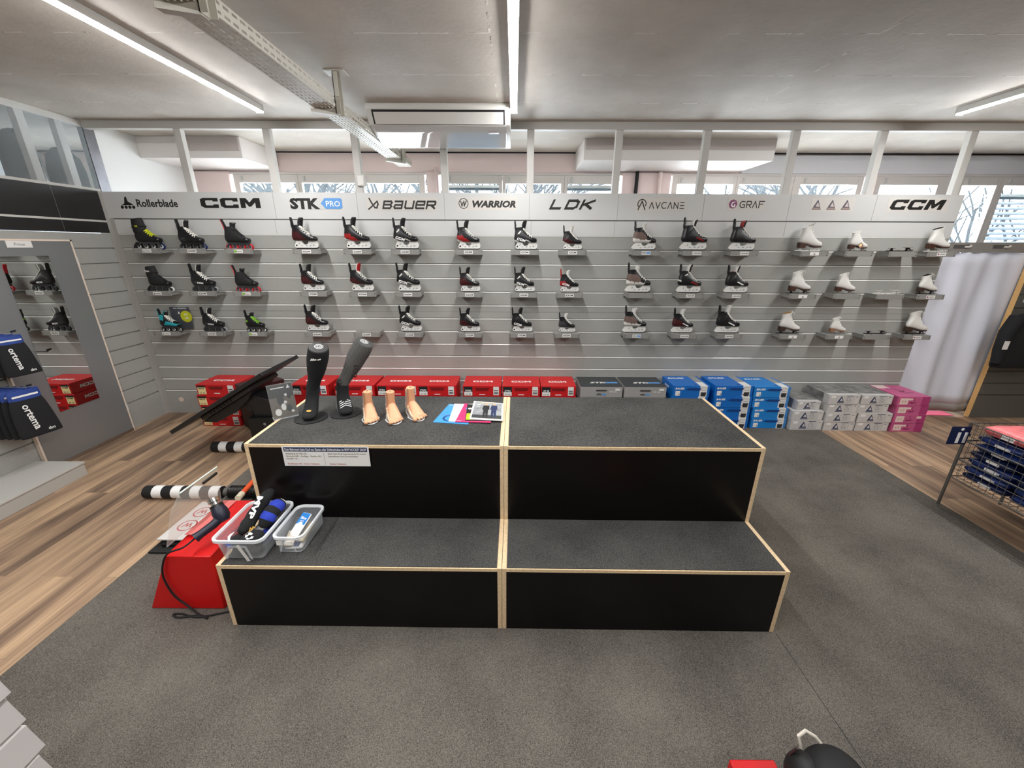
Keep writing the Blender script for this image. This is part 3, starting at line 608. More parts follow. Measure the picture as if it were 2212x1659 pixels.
def paint(kind):
    """face colouring of the boot side by zones: 0 base, 1 accent, 2 heel, 3 toe cap, 4 lining"""
    Z = {'plain': [], 'red': [(2, [(-.1, .30), (.36, .27), (.18, .36), (-.1, .47)]), (1, [(-.1, .48), (.2, .36), (.38, .27), (.66, .27), (.40, .45), (.22, .56), (-.1, .58)])],
         'dark': [(1, [(-.1, .33), (.7, .27), (.45, .48), (.3, .62), (.0, .72)])],
         'bands': [(2, [(-.1, .30), (.32, .27), (.1, .38), (-.1, .44)]), (2, [(.2, .62), (.30, .74), (.26, .76), (.14, .64)]), (2, [(.5, .36), (.68, .30), (.7, .33), (.5, .42)])],
         'stk': [(2, [(-.1, .26), (.62, .26), (.72, .40), (.56, .43), (.30, .41), (-.1, .53)]), (1, [(-.1, .50), (.3, .41), (.56, .43), (.50, .58), (.36, .72), (-.1, .74)])],
         'stripe': [(1, [(.50, .44), (.78, .33), (.80, .36), (.55, .49)]), (2, [(-.05, .52), (.10, .46), (.10, .52), (-.05, .58)]), (2, [(.26, .70), (.36, .78), (.32, .80), (.2, .72)])],
         'shine': [(1, [(.40, .50), (.76, .33), (.78, .37), (.44, .56)]), (2, [(-.05, .34), (.16, .30), (.10, .36), (-.05, .40)])],
         'inl': [(1, [(.02, .44), (.26, .34), (.44, .30), (.36, .37), (.2, .46)]), (1, [(.1, .56), (.3, .42), (.34, .44), (.14, .6)])],
         'teal': [(1, [(.25, .36), (.85, .30), (.98, .40), (.6, .52), (.4, .55)]), (1, [(.0, .62), (.3, .6), (.3, .95), (-.1, .95)])],
         'lime': [(1, [(-.05, .62), (.14, .56), (.2, .64), (-.05, .72)])]}[kind]
    def f(L):
        def g(c, k, i):
            x, z = c[0] / L, c[2] / L
            for m, P in Z:
                if inpoly(x, z, P): return m
            return 3 if x > .79 and z < .50 else 0
        return g
    return f
def laces(S, L, m, i0, i1, nb, parent):
    b = MB(); pts = S[i0:i1]
    for j in range(nb):
        q = pts[int(j * (len(pts) - 1) / (nb - 1))]; q2 = pts[min(len(pts) - 1, int((j + 1) * (len(pts) - 1) / (nb - 1)))]
        for sgn in (-1, 1):
            arc = []
            for h in range(7):
                u = -1 + 2 * h / 6; s_ = (q if u * sgn < 0 else q2); fr = abs(u)
                e = [(1 - abs(u)) * .5 + .5] ; a, c = q, q2; wgt = (u * sgn + 1) / 2
                bx, bz, w = (a[2] * (1 - wgt) + c[2] * wgt), (a[3] * (1 - wgt) + c[3] * wgt), a[4]
                ax, az = (a[0] * (1 - wgt) + c[0] * wgt), (a[1] * (1 - wgt) + c[1] * wgt)
                d = Vector((bx - ax, bz - az)).normalized(); lift = .022 - .075 * u * u * (1.0)
                arc.append(((bx + d.x * lift) * L, u * w * .86 * L, (bz + d.y * lift) * L))
            b.tube(arc, .017 * L, 6)
    return b.build('laces', m, parent, True)
def tongue(parent, L, front, back, top=1.17, bx=.36, tip=.10, w=.10):
    st = [(bx - .01, .66, .06), (bx + .0, .84, .075), (bx + .01, .96, .088), (bx + .03, 1.05, .09), (bx + tip * .6, top - .04, .078), (bx + tip * .85, top - .006, .045), (bx + tip * .9, top, .015)]
    rings = []
    for k, (x, z, th) in enumerate(crom(st, 3)):
        ww = w * (1.0 if k < 12 else 1 - .22 * (k - 11) / 7)
        rings.append([((x + .035 - .05 * math.sin(t) ** 2 + th * math.cos(t)) * L, ww * math.sin(t) * L, z * L) for t in [2 * math.pi * i / 18 for i in range(18)]])
    return MB().loft(rings, 0, True, True, lambda c, k, i: 0 if (i < 4 or i > 13) else 1).build('tongue', [front, back], parent, True)
def tendon(parent, L, m, liner, top=1.18, lean=.0, w=.075):
    rings = []
    for x, z, th, ww in crom([(.06, .78, .03, .105), (.045, .88, .036, .10), (.045 - lean * .4, .98, .036, .085), (.03 - lean * .8, 1.10, .034, w), (.025 - lean, top - .015, .018, w * .9), (.03 - lean, top, .008, w * .6)], 3):
        rings.append([((x + .02 * math.sin(t) ** 2 + th * math.cos(t)) * L, ww * math.sin(t) * L, z * L) for t in [2 * math.pi * i / 16 for i in range(16)]])
    return MB().loft(rings, 0, True, True, lambda c, k, i: 1 if (i < 3 or i > 12) else 0).build('tendon_guard', [m, liner], parent, True)
def side_mark(parent, L, P, m, x, z, s, rot=0, y=-.171): flat(parent, 'side_lettering', [(0, p) for p in P], m, (x * L, y * L, z * L), 'F', s * L, rot)
def ice_skate(name, label, x, z, H, base=BOOT, acc=SRED, heel=SWHITE, zones='plain', front=BOOT, felt=BOOTM, tend=BOOT, lin=LINE, steel=DSTEEL, mark=None, tongue_top=1.17, big=False, rz=0, lace=LACE):
    L = H / 1.18; t = thing(name, label, 'ice skate', (x - .49 * L, SKY, z), rz, 'ice hockey skates on the wall')
    m, S = spine_loft(HST, 8, 40, L, paint(zones)(L), 2.6, 4)
    m.build('boot', [base, acc, heel, CAP, lin], t, True, ang=60)
    laces(S, L, lace, 28, 76, 8, t); tongue(t, L, front, felt, tongue_top); tendon(t, L, tend, lin)
    h = MB(); hw = .045 * L
    if not big: P = [(.13, .275), (.13, .30), (.35, .30), (.385, .22), (.43, .165), (.54, .165), (.60, .21), (.63, .30), (.93, .30), (.985, .22), (1.0, .15), (.97, .07), (.93, .04), (.10, .04), (.06, .10), (.055, .14)]
    else: P = [(.12, .275), (.10, .30), (.36, .30), (.40, .22), (.44, .18), (.55, .18), (.61, .22), (.66, .30), (.93, .30), (.97, .20), (.975, .12), (.90, .04), (.04, .04), (-.03, .08), (-.03, .11), (.05, .24)]
    h.prism([(a * L, b * L) for a, b in P], -hw, hw, 'y', 0)
    for tri in ([(.28, .10), (.40, .10), (.36, .14)], [(.47, .10), (.56, .10), (.58, .14), (.50, .14)], [(.62, .08), (.74, .12), (.70, .16)], [(.78, .10), (.88, .13), (.80, .18)], [(.2, .17), (.28, .17), (.26, .24)]):
        h.prism([(a * L, b * L) for a, b in tri], -hw - .0006, -hw + .0002, 'y', 1)
    if not big: h.prism([(a * L, b * L) for a, b in disc2d(.135, .13, .035, 14)], -hw - .0008, -hw + .0002, 'y', 2)
    h.build('blade_holder', [HOLD, mat('holder_recess', (158, 160, 162), .6), BLACK], t, bevel=.0012)
    b = MB(); b.prism([(a * L, c * L) for a, c in [(.07, .06), (.075, .02), (.11, .0), (.90, .0), (.96, .02), (.995, .075), (.97, .06), (.94, .045)]], -.008 * L, .008 * L, 'y'); b.build('blade', steel, t)
    if mark == 'ccm': side_mark(t, L, ccm_polys(.36, .10, .2), WINK, .30, .40, 1, -.28)
    if mark == 'bar': side_mark(t, L, [[(-.16, -.02), (.14, -.025), (.16, .025), (-.13, .02)]], WINK, .56, .42, 1, -.45)
    return t
FRM = mat('skate_frame_grey', (74, 75, 78), .3, .6); WHUB = mat('wheel_hub_grey', (120, 120, 122), .4)
def wheel(parent, x, z, r, tyre, hub, L, w=.045):
    b = MB(); prof = [(w * .35, r * .86), (w * .8, r * .97), (w * .0 + w, r * 0)]
    P = [(-w, r * .62), (-w * .8, r * .9), (-w * .3, r), (w * .3, r), (w * .8, r * .9), (w, r * .62)]
    for (y0, r0), (y1, r1) in zip(P, P[1:]):
        rr = [[(x * L + q * L * math.cos(a), y * L, z * L + q * L * math.sin(a)) for a in [2 * math.pi * i / 20 for i in range(20)]] for y, q in ((y0, r0), (y1, r1))]
        b.loft(rr, 0, False, False)
    for s_ in (-1, 1):
        b.cyl((x * L, s_ * w * L, z * L), (x * L, s_ * w * .8 * L, z * L), r * .62 * L, 20, 1); b.cyl((x * L, s_ * w * 1.15 * L, z * L), (x * L, s_ * w * .9 * L, z * L), r * .22 * L, 10, 2)
    return b.build('wheel', [tyre, hub, BLACK], parent, True)
def inline_skate(name, label, x, z, H, base=BOOT, acc=SGREY, heel=SGREY, zones='inl', front=BOOT, felt=FELT, tend=BOOT, lace=LACE, frame=FRM, tyre=WDK, hub=WHUB, fronttyre=None, cuff=False, brake=False, lean=.0, mark=None, L=None, tongue_top=1.15):
    L = L or H / 1.18; t = thing(name, label, 'inline skate', (x - .49 * L, SKY, z), 0, 'inline skates on the wall')
    m, S = spine_loft(HST, 8, 40, L, paint(zones)(L), 2.6, 4)
    m.build('boot', [base, acc, heel, CAP, LINE], t, True, ang=60)
    laces(S, L, lace, 28, 76 if not cuff else 52, 8 if not cuff else 5, t)
    if cuff:
        rings = [[((xc + dx * math.cos(a)) * L, w * math.sin(a) * L, (zc + .03 * math.cos(a)) * L) for a in [2 * math.pi * i / 24 for i in range(24)]] for xc, dx, w, zc in ((.22, .24, .15, .66), (.22, .25, .155, .78), (.21, .235, .15, .95), (.205, .22, .145, 1.08), (.20, .20, .13, 1.16), (.2, .17, .11, 1.16), (.2, .15, .10, 1.05))]
        cf = MB().loft(rings).build('cuff', BOOTM, t, True)
        MB().tube([((.22 + .255 * math.cos(a)) * L, .162 * math.sin(a) * L, (.86 + .03 * math.cos(a)) * L) for a in [2 * math.pi * i / 20 for i in range(21)]], .024 * L, 6, flat=1).build('strap', BLACK, cf, True)
        b = MB(); b.box(.2 * L, .3 * L, -.178 * L, -.15 * L, .84 * L, .90 * L); b.build('buckle', lace, cf)
    else: tongue(t, L, front, felt, tongue_top); tendon(t, L, tend, LINE, 1.18, lean, .085)
    f = MB()
    for s_ in (-1, 1): f.prism([(a * L, b * L) for a, b in [(.04, .30), (.94, .30), (.92, .26), (.985, .15), (.98, .095), (.935, .095), (.90, .17), (.84, .215), (.74, .215), (.685, .17), (.665, .095), (.615, .095), (.595, .17), (.54, .215), (.45, .215), (.395, .17), (.375, .095), (.325, .095), (.305, .17), (.25, .215), (.16, .215), (.105, .17), (.085, .095), (.035, .095), (.02, .16), (.10, .25)]], s_ * .06 * L - .006 * L, s_ * .06 * L + .006 * L, 'y')
    f.box(.06 * L, .92 * L, -.06 * L, .06 * L, .265 * L, .30 * L); f.build('frame', frame, t)
    r = .118
    for k, wx in enumerate((.06, .35, .64, .96)): wheel(t, wx, r, r, fronttyre if (fronttyre and k == 3) else tyre, WWH if (fronttyre is WDK and k == 3) else hub, L)
    if brake: MB().prism([(a * L, b * L) for a, b in [(-.02, .30), (-.16, .16), (-.20, .02), (-.08, .02), (-.03, .14), (.05, .22)]], -.05 * L, .05 * L, 'y').build('brake', BLACK, t, bevel=.002)
    if mark == 'ccm': side_mark(t, L, ccm_polys(.26, .07, .2), WINK, .46, .39, 1, -.1)
    if mark == 'lines': side_mark(t, L, stroke([(-.02, .08), (.2, .05), (.2, .02), (.02, .03)], .02), WINK, .04, .9, 1, y=-.157)
    return t
LEATHER = mat('white_leather', (226, 224, 219), .45); SOLEB = mat('sole_brown', (66, 38, 27), .45); SOLED = mat('sole_dark_brown', (58, 40, 32), .45)
def fig_blade(parent, L, m, guard=False):
    b = MB(); b.prism([(a * L, c * L) for a, c in [(-.13, .015), (-.10, .0), (.5, -.004), (.96, .004), (1.04, .03), (1.06, .075), (1.02, .05), (.95, .04), (.72, .034), (.1, .034), (-.06, .034)]], -.010 * L, .010 * L, 'y'); b.build('runner', m, parent)
    b = MB(); b.prism([(a * L, c * L) for a, c in [(.05, .03), (.09, .10), (.03, .125), (.23, .125), (.17, .10), (.20, .03)]], -.012 * L, .012 * L, 'y'); b.box(.02 * L, .24 * L, -.07 * L, .07 * L, .115 * L, .125 * L); b.build('rear_stanchion', m, parent)
    b = MB(); b.prism([(a * L, c * L) for a, c in [(.70, .03), (.74, .10), (.66, .15), (.92, .15), (.88, .12), (.98, .06), (.92, .05), (.84, .10), (.80, .03)]], -.012 * L, .012 * L, 'y'); b.box(.64 * L, .96 * L, -.08 * L, .08 * L, .14 * L, .15 * L); b.build('front_stanchion', m, parent)
def figure_skate(name, label, x, z, H, sole=SOLEB, blade=STEEL, lin=FELT, bow=True, tagged=False, hook=False):
    L = H / 1.12; t = thing(name, label, 'figure skate', (x - .5 * L, SKY, z), 0, 'white figure skates on the wall')
    m, S = spine_loft(FST, 4, 28, L, None, 2.5, 1); m.build('boot', [LEATHER, lin], t, True, ang=60)
    P = [(0, .36), (.01, .125), (.25, .125), (.31, .25), (.50, .205), (.66, .15), (.96, .15), (1.0, .20), (.95, .205), (.66, .215), (.5, .255), (.34, .30), (.18, .335), (.05, .36)]
    MB().prism([(a * L, b * L) for a, b in P], -.115 * L, .115 * L, 'y').build('sole', sole, t, bevel=.003)
    fig_blade(t, L, blade); laces(S, L, LACE, 18, 50, 8, t)
    if bow:
        b = MB()
        for s_ in (-1, 1): b.tube([(.47 * L, 0, 1.04 * L), (.52 * L, s_ * .06 * L, 1.08 * L), (.56 * L, s_ * .10 * L, 1.0 * L), (.53 * L, s_ * .05 * L, .96 * L)], .013 * L, 6)
        b.build('lace_bow', LACE, t, True)
    if hook: MB().tube([(.40 * L, 0, 1.05 * L), (.46 * L, 0, 1.17 * L), (.55 * L, 0, 1.18 * L), (.54 * L, -.02 * L, 1.12 * L)], .010 * L, 6).build('pull_loop', mat('grey_lace', (150, 150, 150), .8), t, True)
    if tagged:
        g = MB().xf(Matrix()).box(-.11, .11, -.004, 0, -.13, .13); g.xf(Matrix.Translation((.52 * L, -.19 * L, .30 * L)) @ Matrix.Rotation(-.75, 4, 'Y') @ Matrix.Scale(L, 4)); q = g.build('hang_tag', mat('tag_brown', (150, 112, 96), .6), t)
        g = MB().box(-.07, .07, -.006, -.004, -.03, .09); g.xf(Matrix.Translation((.52 * L, -.19 * L, .30 * L)) @ Matrix.Rotation(-.75, 4, 'Y') @ Matrix.Scale(L, 4)); g.build('tag_print', CREAM, q)
    return t
def bare_blade(name, label, x, z, Wd, m):
    L = Wd / 1.18; t = thing(name, label, 'blade', (x - .47 * L, SKY, z), 0, 'bare figure skate blades'); fig_blade(t, L, m); return t

SKY = WY - .092
ROWZ = (1.642, 1.272, .898)
PLATE = mat('shelf_grey_acrylic', (140, 139, 135), .3)
def shelf(x, row, label, tagtext, off=0, w=.248):
    z = ROWZ[row]; t = thing('skate_shelf', label, 'shelf', (x, WY, z), 0, 'skate shelves on the wall')
    MB().box(-w / 2, w / 2, -.148, -.144, -.044, .0).build('front_plate', PLATE, t, bevel=.0008)
    MB().box(-w / 2 + .004, w / 2 - .004, -.144, -.028, -.0035 - off, -.0005 - off).build('shelf_plate', PLATE, t)
    for s_ in (-1, 1):
        MB().prism([(-.144, -.040), (-.144, -.0035 - off), (-.001, -.0035 - off), (-.001, -.050), (-.018, -.050), (-.022, -.034)], s_ * (w / 2 - .012) - .002, s_ * (w / 2 - .012) + .002, 'x').build('side_bracket', PLATE, t)
        MB().cyl((s_ * .05, -.1455, -.012), (s_ * .05, -.1455, .012), .0016, 6).build('blade_pin', DSTEEL, t)
        for zz in (-.012, -.033): MB().cyl((s_ * (w / 2 - .012), -.148, zz), (s_ * (w / 2 - .012), -.151, zz), .0042, 10).build('screw', ALU, t, True)
    if tagtext:
        c = MB().box(-.039, .039, -.1492, -.148, -.036, -.008).build('label_card', PAPER, t); y = -.1497
        if tagtext == 'CCM': flat(c, 'lettering', [(0, p) for p in ccm_polys(.062, .013, .2)], INK, (0, y, -.022), 'F')
        elif tagtext == 'STK': letter(c, 'STK', (-.036, y, -.028), .013, INK, 'F', 'LEFT', bold=.03, width=.036); flat(c, 'badge', [(0, rect(.002, .036, -.029, -.014))], LBLUE, (0, y, 0), 'F')
        elif tagtext == 'tri': flat(c, 'badge', tri_polys(-.009, -.031, .018), TRIM, (0, y, 0), 'F')
        elif tagtext == 'hammer': flat(c, 'badge', [(0, rect(-.036, -.016, -.032, -.012))], SGREEN, (0, y, 0), 'F'); letter(c, 'hammer', (.006, y - .0004, -.027), .010, INK, 'F', bold=.02, shear=.2, width=.05)
        elif tagtext == 'roll': letter(c, 'Rollerblade', (.008, y, -.027), .009, INK, 'F', bold=.02, width=.046); flat(c, 'icon', [(0, [(-.033, -.029), (-.02, -.029), (-.026, -.016)])], INK, (0, y, 0), 'F')
        elif tagtext == 'BAUER': letter(c, 'BAUER', (.004, y, -.026), .010, INK, 'F', bold=.03, shear=.3, width=.056); flat(c, 'icon', [(0, p) for p in stroke([(-.034, -.028), (-.026, -.018)], .003)], INK, (0, y, 0), 'F')
        elif tagtext == 'GRAF': letter(c, 'GRAF', (.006, y, -.027), .011, INK, 'F', bold=.02, shear=.2, width=.044); flat(c, 'icon', [(0, disc2d(-.028, -.022, .007, 10))], DPINK, (0, y, 0), 'F')
    return t
def zs(r, off=0): return ROWZ[r] - .0005 - off
def ice(r, x, H, desc, tagx, tagtext='CCM', **k):
    rn = ('top', 'middle', 'bottom')[r]
    ice_skate('ice_skate', desc, x, zs(r) + .0004, H, **k); shelf(tagx, r, 'grey shelf under the ' + desc, tagtext)
OFF = .013
def inl(r, x, H, desc, tagx, tagtext='CCM', **k):
    inline_skate('inline_skate', desc, x, zs(r, OFF) + .0004, H, **k); shelf(tagx, r, 'grey shelf under the ' + desc, tagtext, OFF)
def fig(r, x, H, desc, tagx, tagtext='tri', **k):
    figure_skate('figure_skate', desc, x, zs(r) + .0008, H, **k); shelf(tagx, r, 'grey shelf under the ' + desc, tagtext)
# top row, left to right
inl(0, -3.255, .262, 'tall black inline skate with yellow laces, top row', -3.254, 'roll', base=BOOTM, zones='plain', lace=LACEY, cuff=True, brake=True, tyre=BLACK, hub=WWH, fronttyre=WBLUE)
inl(0, -2.875, .255, 'black inline skate with white laces and blue wheels, top row', -2.854, 'CCM', frame=DSTEEL, tyre=BLACK, hub=WHUB, fronttyre=WBLUE, front=BOOT, felt=FELT, heel=SGREY)
inl(0, -2.46, .258, 'black inline skate with red tendon guard, top row', -2.441, 'hammer', base=BOOTM, tend=TRED, lace=BOOTM, felt=BOOTM, zones='plain', tyre=WRED, fronttyre=WRED, lean=.07, tongue_top=1.04)
ice(0, -1.86, .262, 'maroon black ice skate under the blue arrow sign, top row', -1.837, zones='dark', acc=SMAR, steel=BLACK)
ice(0, -1.395, .268, 'black ice skate with red side, left of bird icon, top row', -1.388, zones='red', steel=BLACK)
ice(0, -.962, .262, 'black white banded ice skate under the bird sign, top row', -.965, zones='bands', mark='ccm')
ice(0, -.408, .245, 'black red ice skate under the circled W sign, top row', -.405, zones='red', steel=BLACK)
ice(0, .10, .245, 'black ice skate with white bands under central ceiling tube, top row', .093, zones='bands', mark='ccm', steel=BLACK)
ice(0, .513, .206, 'small black ice skate under the thin slanted sign, top row', .514, zones='red', acc=SMAR, felt=FELT, front=FELT)
ice(0, 1.152, .247, 'white heeled ice skate under the ringed A sign, top row', 1.161, 'STK', zones='stk', acc=SBROWN, big=True, felt=FELT, front=FELT, tongue_top=1.08)
ice(0, 1.59, .274, 'large black ice skate right of ringed A sign, top row', 1.607, 'BAUER', zones='stripe', acc=SRED, heel=SGREY, big=True, felt=FELT, tongue_top=1.10)
ice(0, 2.02, .264, 'red lined black ice skate under the purple badge sign, top row', 2.026, 'BAUER', zones='shine', acc=SGREY, heel=SGREY, big=True, felt=SRED, lin=SRED, tongue_top=1.12)
fig(0, 2.618, .222, 'white figure skate with grey loop under the triangle sign, top row', 2.640, hook=True, bow=False, blade=HOLD)
fig(0, 3.045, .176, 'white figure skate with brown paper tag, top row', 3.032, None, tagged=True, bow=False)
bare_blade('figure_blade_set', 'dark bare blade on the top row shelf', 3.425, zs(0) + .0014, .246, DSTEEL); shelf(3.417, 0, 'grey shelf under the dark bare blade, top row', None)
fig(0, 3.752, .207, 'white figure skate with black lining beside the curtain, top row', 3.754, 'GRAF', lin=LINE, bow=False, blade=HOLD)
# middle row
inl(1, -3.262, .232, 'low black inline skate with white strap lines, middle row', -3.268, 'roll', base=BOOTM, zones='plain', cuff=True, brake=True, tyre=WDK, hub=SGREY, fronttyre=WWH, lace=BOOTM, mark='lines')
inl(1, -2.86, .252, 'black inline skate with white tongue lining, middle row', -2.853, 'CCM', mark='ccm', tyre=WDK, hub=SGREY, fronttyre=RUB, felt=FELT)
inl(1, -2.462, .24, 'black inline skate with red wheels, middle row', -2.450, 'hammer', base=BOOTM, tend=TRED, lace=BOOTM, felt=BOOTM, zones='plain', tyre=WRED, fronttyre=WRED, lean=.06, tongue_top=1.05)
ice(1, -1.852, .242, 'maroon black ice skate, leftmost of middle row ice skates', -1.838, zones='dark', acc=SMAR)
ice(1, -1.40, .25, 'black ice skate with white edged red tongue, middle row', -1.386, zones='red', acc=SMAR, front=SRED, felt=FELT, tongue_top=1.18)
ice(1, -.97, .256, 'black white banded ice skate under the bird sign, middle row', -.970, zones='bands', mark='ccm')
ice(1, -.408, .222, 'maroon black ice skate under the circled W sign, middle row', -.407, zones='dark', acc=SMAR)
ice(1, .093, .226, 'black white banded ice skate under central ceiling tube, middle row', .089, zones='bands', mark='ccm')
ice(1, .505, .21, 'small red black ice skate under the thin slanted sign, middle row', .506, zones='red', heel=SRED, tend=SRED, felt=FELT, front=FELT, mark='ccm', tongue_top=1.10)
ice(1, 1.138, .268, 'white heeled ice skate under the ringed A sign, middle row', 1.148, None, zones='stk', acc=SBROWN, big=True, felt=FELT, front=FELT, tongue_top=1.08)
ice(1, 1.604, .256, 'black ice skate with red stripe, middle row', 1.607, 'BAUER', zones='stripe', acc=SRED, heel=SWHITE, big=True, felt=FELT, tongue_top=1.16)
ice(1, 2.036, .25, 'rosy lined black ice skate under the purple badge sign, middle row', 2.024, 'BAUER', zones='shine', acc=SGREY, heel=SGREY, big=True, felt=FELT, lin=SRED, mark='bar', tongue_top=1.14)
fig(1, 2.618, .207, 'white figure skate with dangling laces, middle row', 2.628, blade=DSTEEL)
fig(1, 3.036, .188, 'white figure skate by bare white blade, middle row', 3.029, None, bow=False)
bare_blade('figure_blade_set', 'white bare blade on the middle row shelf', 3.429, zs(1) + .0014, .255, HOLD); shelf(3.419, 1, 'grey shelf under the white bare blade, middle row', None)
fig(1, 3.787, .183, 'white figure skate with dark blade beside the curtain, middle row', 3.787, 'GRAF', lin=LINE, sole=SOLED, blade=DSTEEL)
# bottom row
inl(2, -3.275, .218, 'teal inline skate before a yellow stickered card, bottom row', -3.290, 'roll', base=BOOT, acc=TEAL, heel=TEAL, zones='teal', tend=TEAL, felt=TEAL, front=BOOT, tyre=BLACK, hub=WWH, tongue_top=1.04)
inl(2, -2.858, .236, 'black inline skate with white laces, bottom row', -2.857, 'CCM', mark='ccm', tyre=WDK, hub=SGREY, fronttyre=RUB, felt=FELT)
inl(2, -2.462, .208, 'small black inline skate with green trim, bottom row', -2.466, 'hammer', acc=SGREEN, zones='lime', lace=SGREEN, felt=BOOTM, tyre=BLACK, hub=WWH, tongue_top=1.06)
ice(2, -1.87, .248, 'maroon black ice skate above the dark sock leg, bottom row', -1.858, zones='dark', acc=SMAR)
shelf(-1.391, 2, 'empty grey shelf with a printed tag, bottom row', 'CCM')
ice(2, -.982, .246, 'black white banded ice skate under the bird sign, bottom row', -.983, zones='bands', mark='ccm')
ice(2, -.42, .228, 'dull red sided ice skate under the circled W sign, bottom row', -.415, zones='red', acc=SMAR, heel=SGREY)
ice(2, .075, .234, 'black white banded ice skate under central ceiling tube, bottom row', .076, zones='bands', mark='ccm', heel=SGREY)
ice(2, .502, .19, 'smallest black ice skate under the thin slanted sign, bottom row', .497, zones='dark', acc=SGREY, felt=FELT, front=FELT, tongue_top=1.12)
ice(2, 1.146, .256, 'white heeled ice skate under the ringed A sign, bottom row', 1.157, 'STK', zones='stk', acc=SBROWN, big=True, felt=FELT, front=FELT, tongue_top=1.08)
ice(2, 1.597, .236, 'pale tongued black ice skate right of ringed A sign, bottom row', 1.608, 'BAUER', zones='dark', acc=SMAR, big=True, felt=FELT, front=FELT, mark='bar', tongue_top=1.14)
ice(2, 2.022, .264, 'white tongued black ice skate under the purple badge sign, bottom row', 2.027, 'BAUER', zones='shine', acc=SGREY, heel=SGREY, big=True, felt=FELT, front=FELT, mark='bar', tongue_top=1.18)
fig(2, 2.608, .21, 'white figure skate with tan lining, bottom row', 2.624, lin=mat('tan_lining', (150, 116, 72), .7), sole=SOLED, blade=DSTEEL)
fig(2, 3.068, .161, 'small white childs figure skate with tan sole, bottom row', 3.059, sole=mat('sole_tan', (140, 100, 74), .5), blade=STEEL)
bare_blade('figure_blade_set', 'black bare blade on the bottom row shelf', 3.435, zs(2) + .0014, .225, BLACK); shelf(3.410, 2, 'grey shelf under the black bare blade, bottom row', None)
fig(2, 3.805, .218, 'white figure skate with dark sole beside the curtain, bottom row', 3.792, 'GRAF', sole=SOLED, blade=DSTEEL)
# card standing behind the teal skate
t = thing('sticker_card', 'dark grey card with a round yellow sticker behind the teal inline skate', 'card', (-3.20, WY - .03, .905))
MB().box(-.10, .085, 0, .003, 0, .205).build('card', mat('card_slate', (70, 72, 80), .5), t)
flat(t, 'sticker', [(0, disc2d(.045, .115, .055, 24))], mat('sticker_yellow', (196, 200, 30), .5), (0, -.001, 0), 'F'); letter(t, 'ADD ON BRAKES', (.0, -.001, .188), .011, WINK, 'F', bold=.02, width=.13)
flat(t, 'icon', [(0, [(-.03, .14), (-.005, .14), (-.018, .165)])], WINK, (0, -.001, 0), 'F')
for k, s in enumerate(('192', '180')): letter(t, s, (.045, -.0016, .125 - .035 * k), .02, WINK, 'F', bold=.02)
# ------------------------------------------------------------------ cartons along the wall
def carton(name, label, group, x, y, z, w, d, h, body, lid, rz=0, lidh=None, cat='box'):
    t = thing(name, label, cat, (x, y, z), rz, group)
    MB().box(-w / 2 + .0015, w / 2 - .0015, .0015, d - .0015, 0, h * .97).build('carton', body, t, bevel=.0015)
    if lidh: MB().box(-w / 2, w / 2, 0, d, h - lidh, h).build('lid', lid, t, bevel=.0015)
    return t
def red_box(label, x, y, z, w=.362, d=.30, h=.1065, group='red skate boxes', full=True, cream=False, code='FT670', side=False, rz=0):
    t = carton('skate_box', label, group, x, y, z, w, d, h, RED, RED, rz, .02)
    if not full: return t
    f = flat(t, 'lettering', [(0, [(a, b) for a, b in P]) for P in ccm_polys(w * .52, .042, -.1)], WINK, (.0, d * .42, h + .0006), 'T')
    MB().prism([(-.07, .0), (.07, .0), (.055, -.028), (-.055, -.028)], -.0012, .0, 'y').xf(Matrix.Translation((.0, .0, h * .80))).build('handle_slot', DRED, t)
    MB().box(-.028, .028, -.0008, .0, h * .14, h * .14 + .007).build('printed_line', WINK, t)
    c = MB().box(-w / 2 + .012, -w / 2 + .088, -.001, .0004, h * .08, h * .86).build('size_label', CREAM if cream else PAPER, t)
    MB().box(-w / 2 + .010, -w / 2 + .090, -.0014, .0004, h * .86 - (.014 if cream else .045), h * .86 + .004).build('label_head', INK, c)
    letter(c, code, (-w / 2 + .05, -.0018, h * .47 if not cream else h * .56), .017 if not cream else .014, WINK if not cream else INK, 'F', bold=.03, width=.056)
    letter(c, '5.5  EE', (-w / 2 + .05, -.0018, h * .16), .010, INK, 'F', bold=.02, width=.05)
    q = MB().box(w / 2 - .075, w / 2 - .022, -.001, .0004, h * .12, h * .92).build('barcode_label', PAPER, t)
    b = MB()
    for k in range(9): b.box(w / 2 - .068 + k * .0045, w / 2 - .0655 + k * .0045 + (.001 if k % 3 else 0), -.0014, -.0008, h * .22, h * .42)
    b.box(w / 2 - .070, w / 2 - .03, -.0014, -.0008, h * .50, h * .58); b.build('barcode', INK, q)
    if side: flat(t, 'lettering', [(0, P) for P in ccm_polys(.13, .032, -.1)], WINK, (-w / 2 - .0008, d * .5, h * .5), 'L')
    return t
lv = ['bottom', 'second from bottom', 'second from top', 'top']
for k in range(4):
    red_box('red skate box with cream label, %s of the left corner stack' % lv[k], -2.836 + (0, .012, .004, .018)[k], 3.515 + (0, .004, .0, .004)[k], .0005 + .1067 * k, .375, group='red boxes of the left corner stack', cream=True, code='RIBCOR', side=True)
T0 = .0042
rows = [(-1.93, .353, 'JETSPD'), (-1.505, .38, 'FT680'), (-1.10, .392, 'XF PRO'), (-.722, .362, 'FT670'), (-.30, .362, 'FT8 PRO'), (.07, .358, 'XF PRO'), (.428, .33, 'XF 80')]
nth = ['first', 'second', 'third', 'fourth', 'fifth', 'sixth', 'seventh']
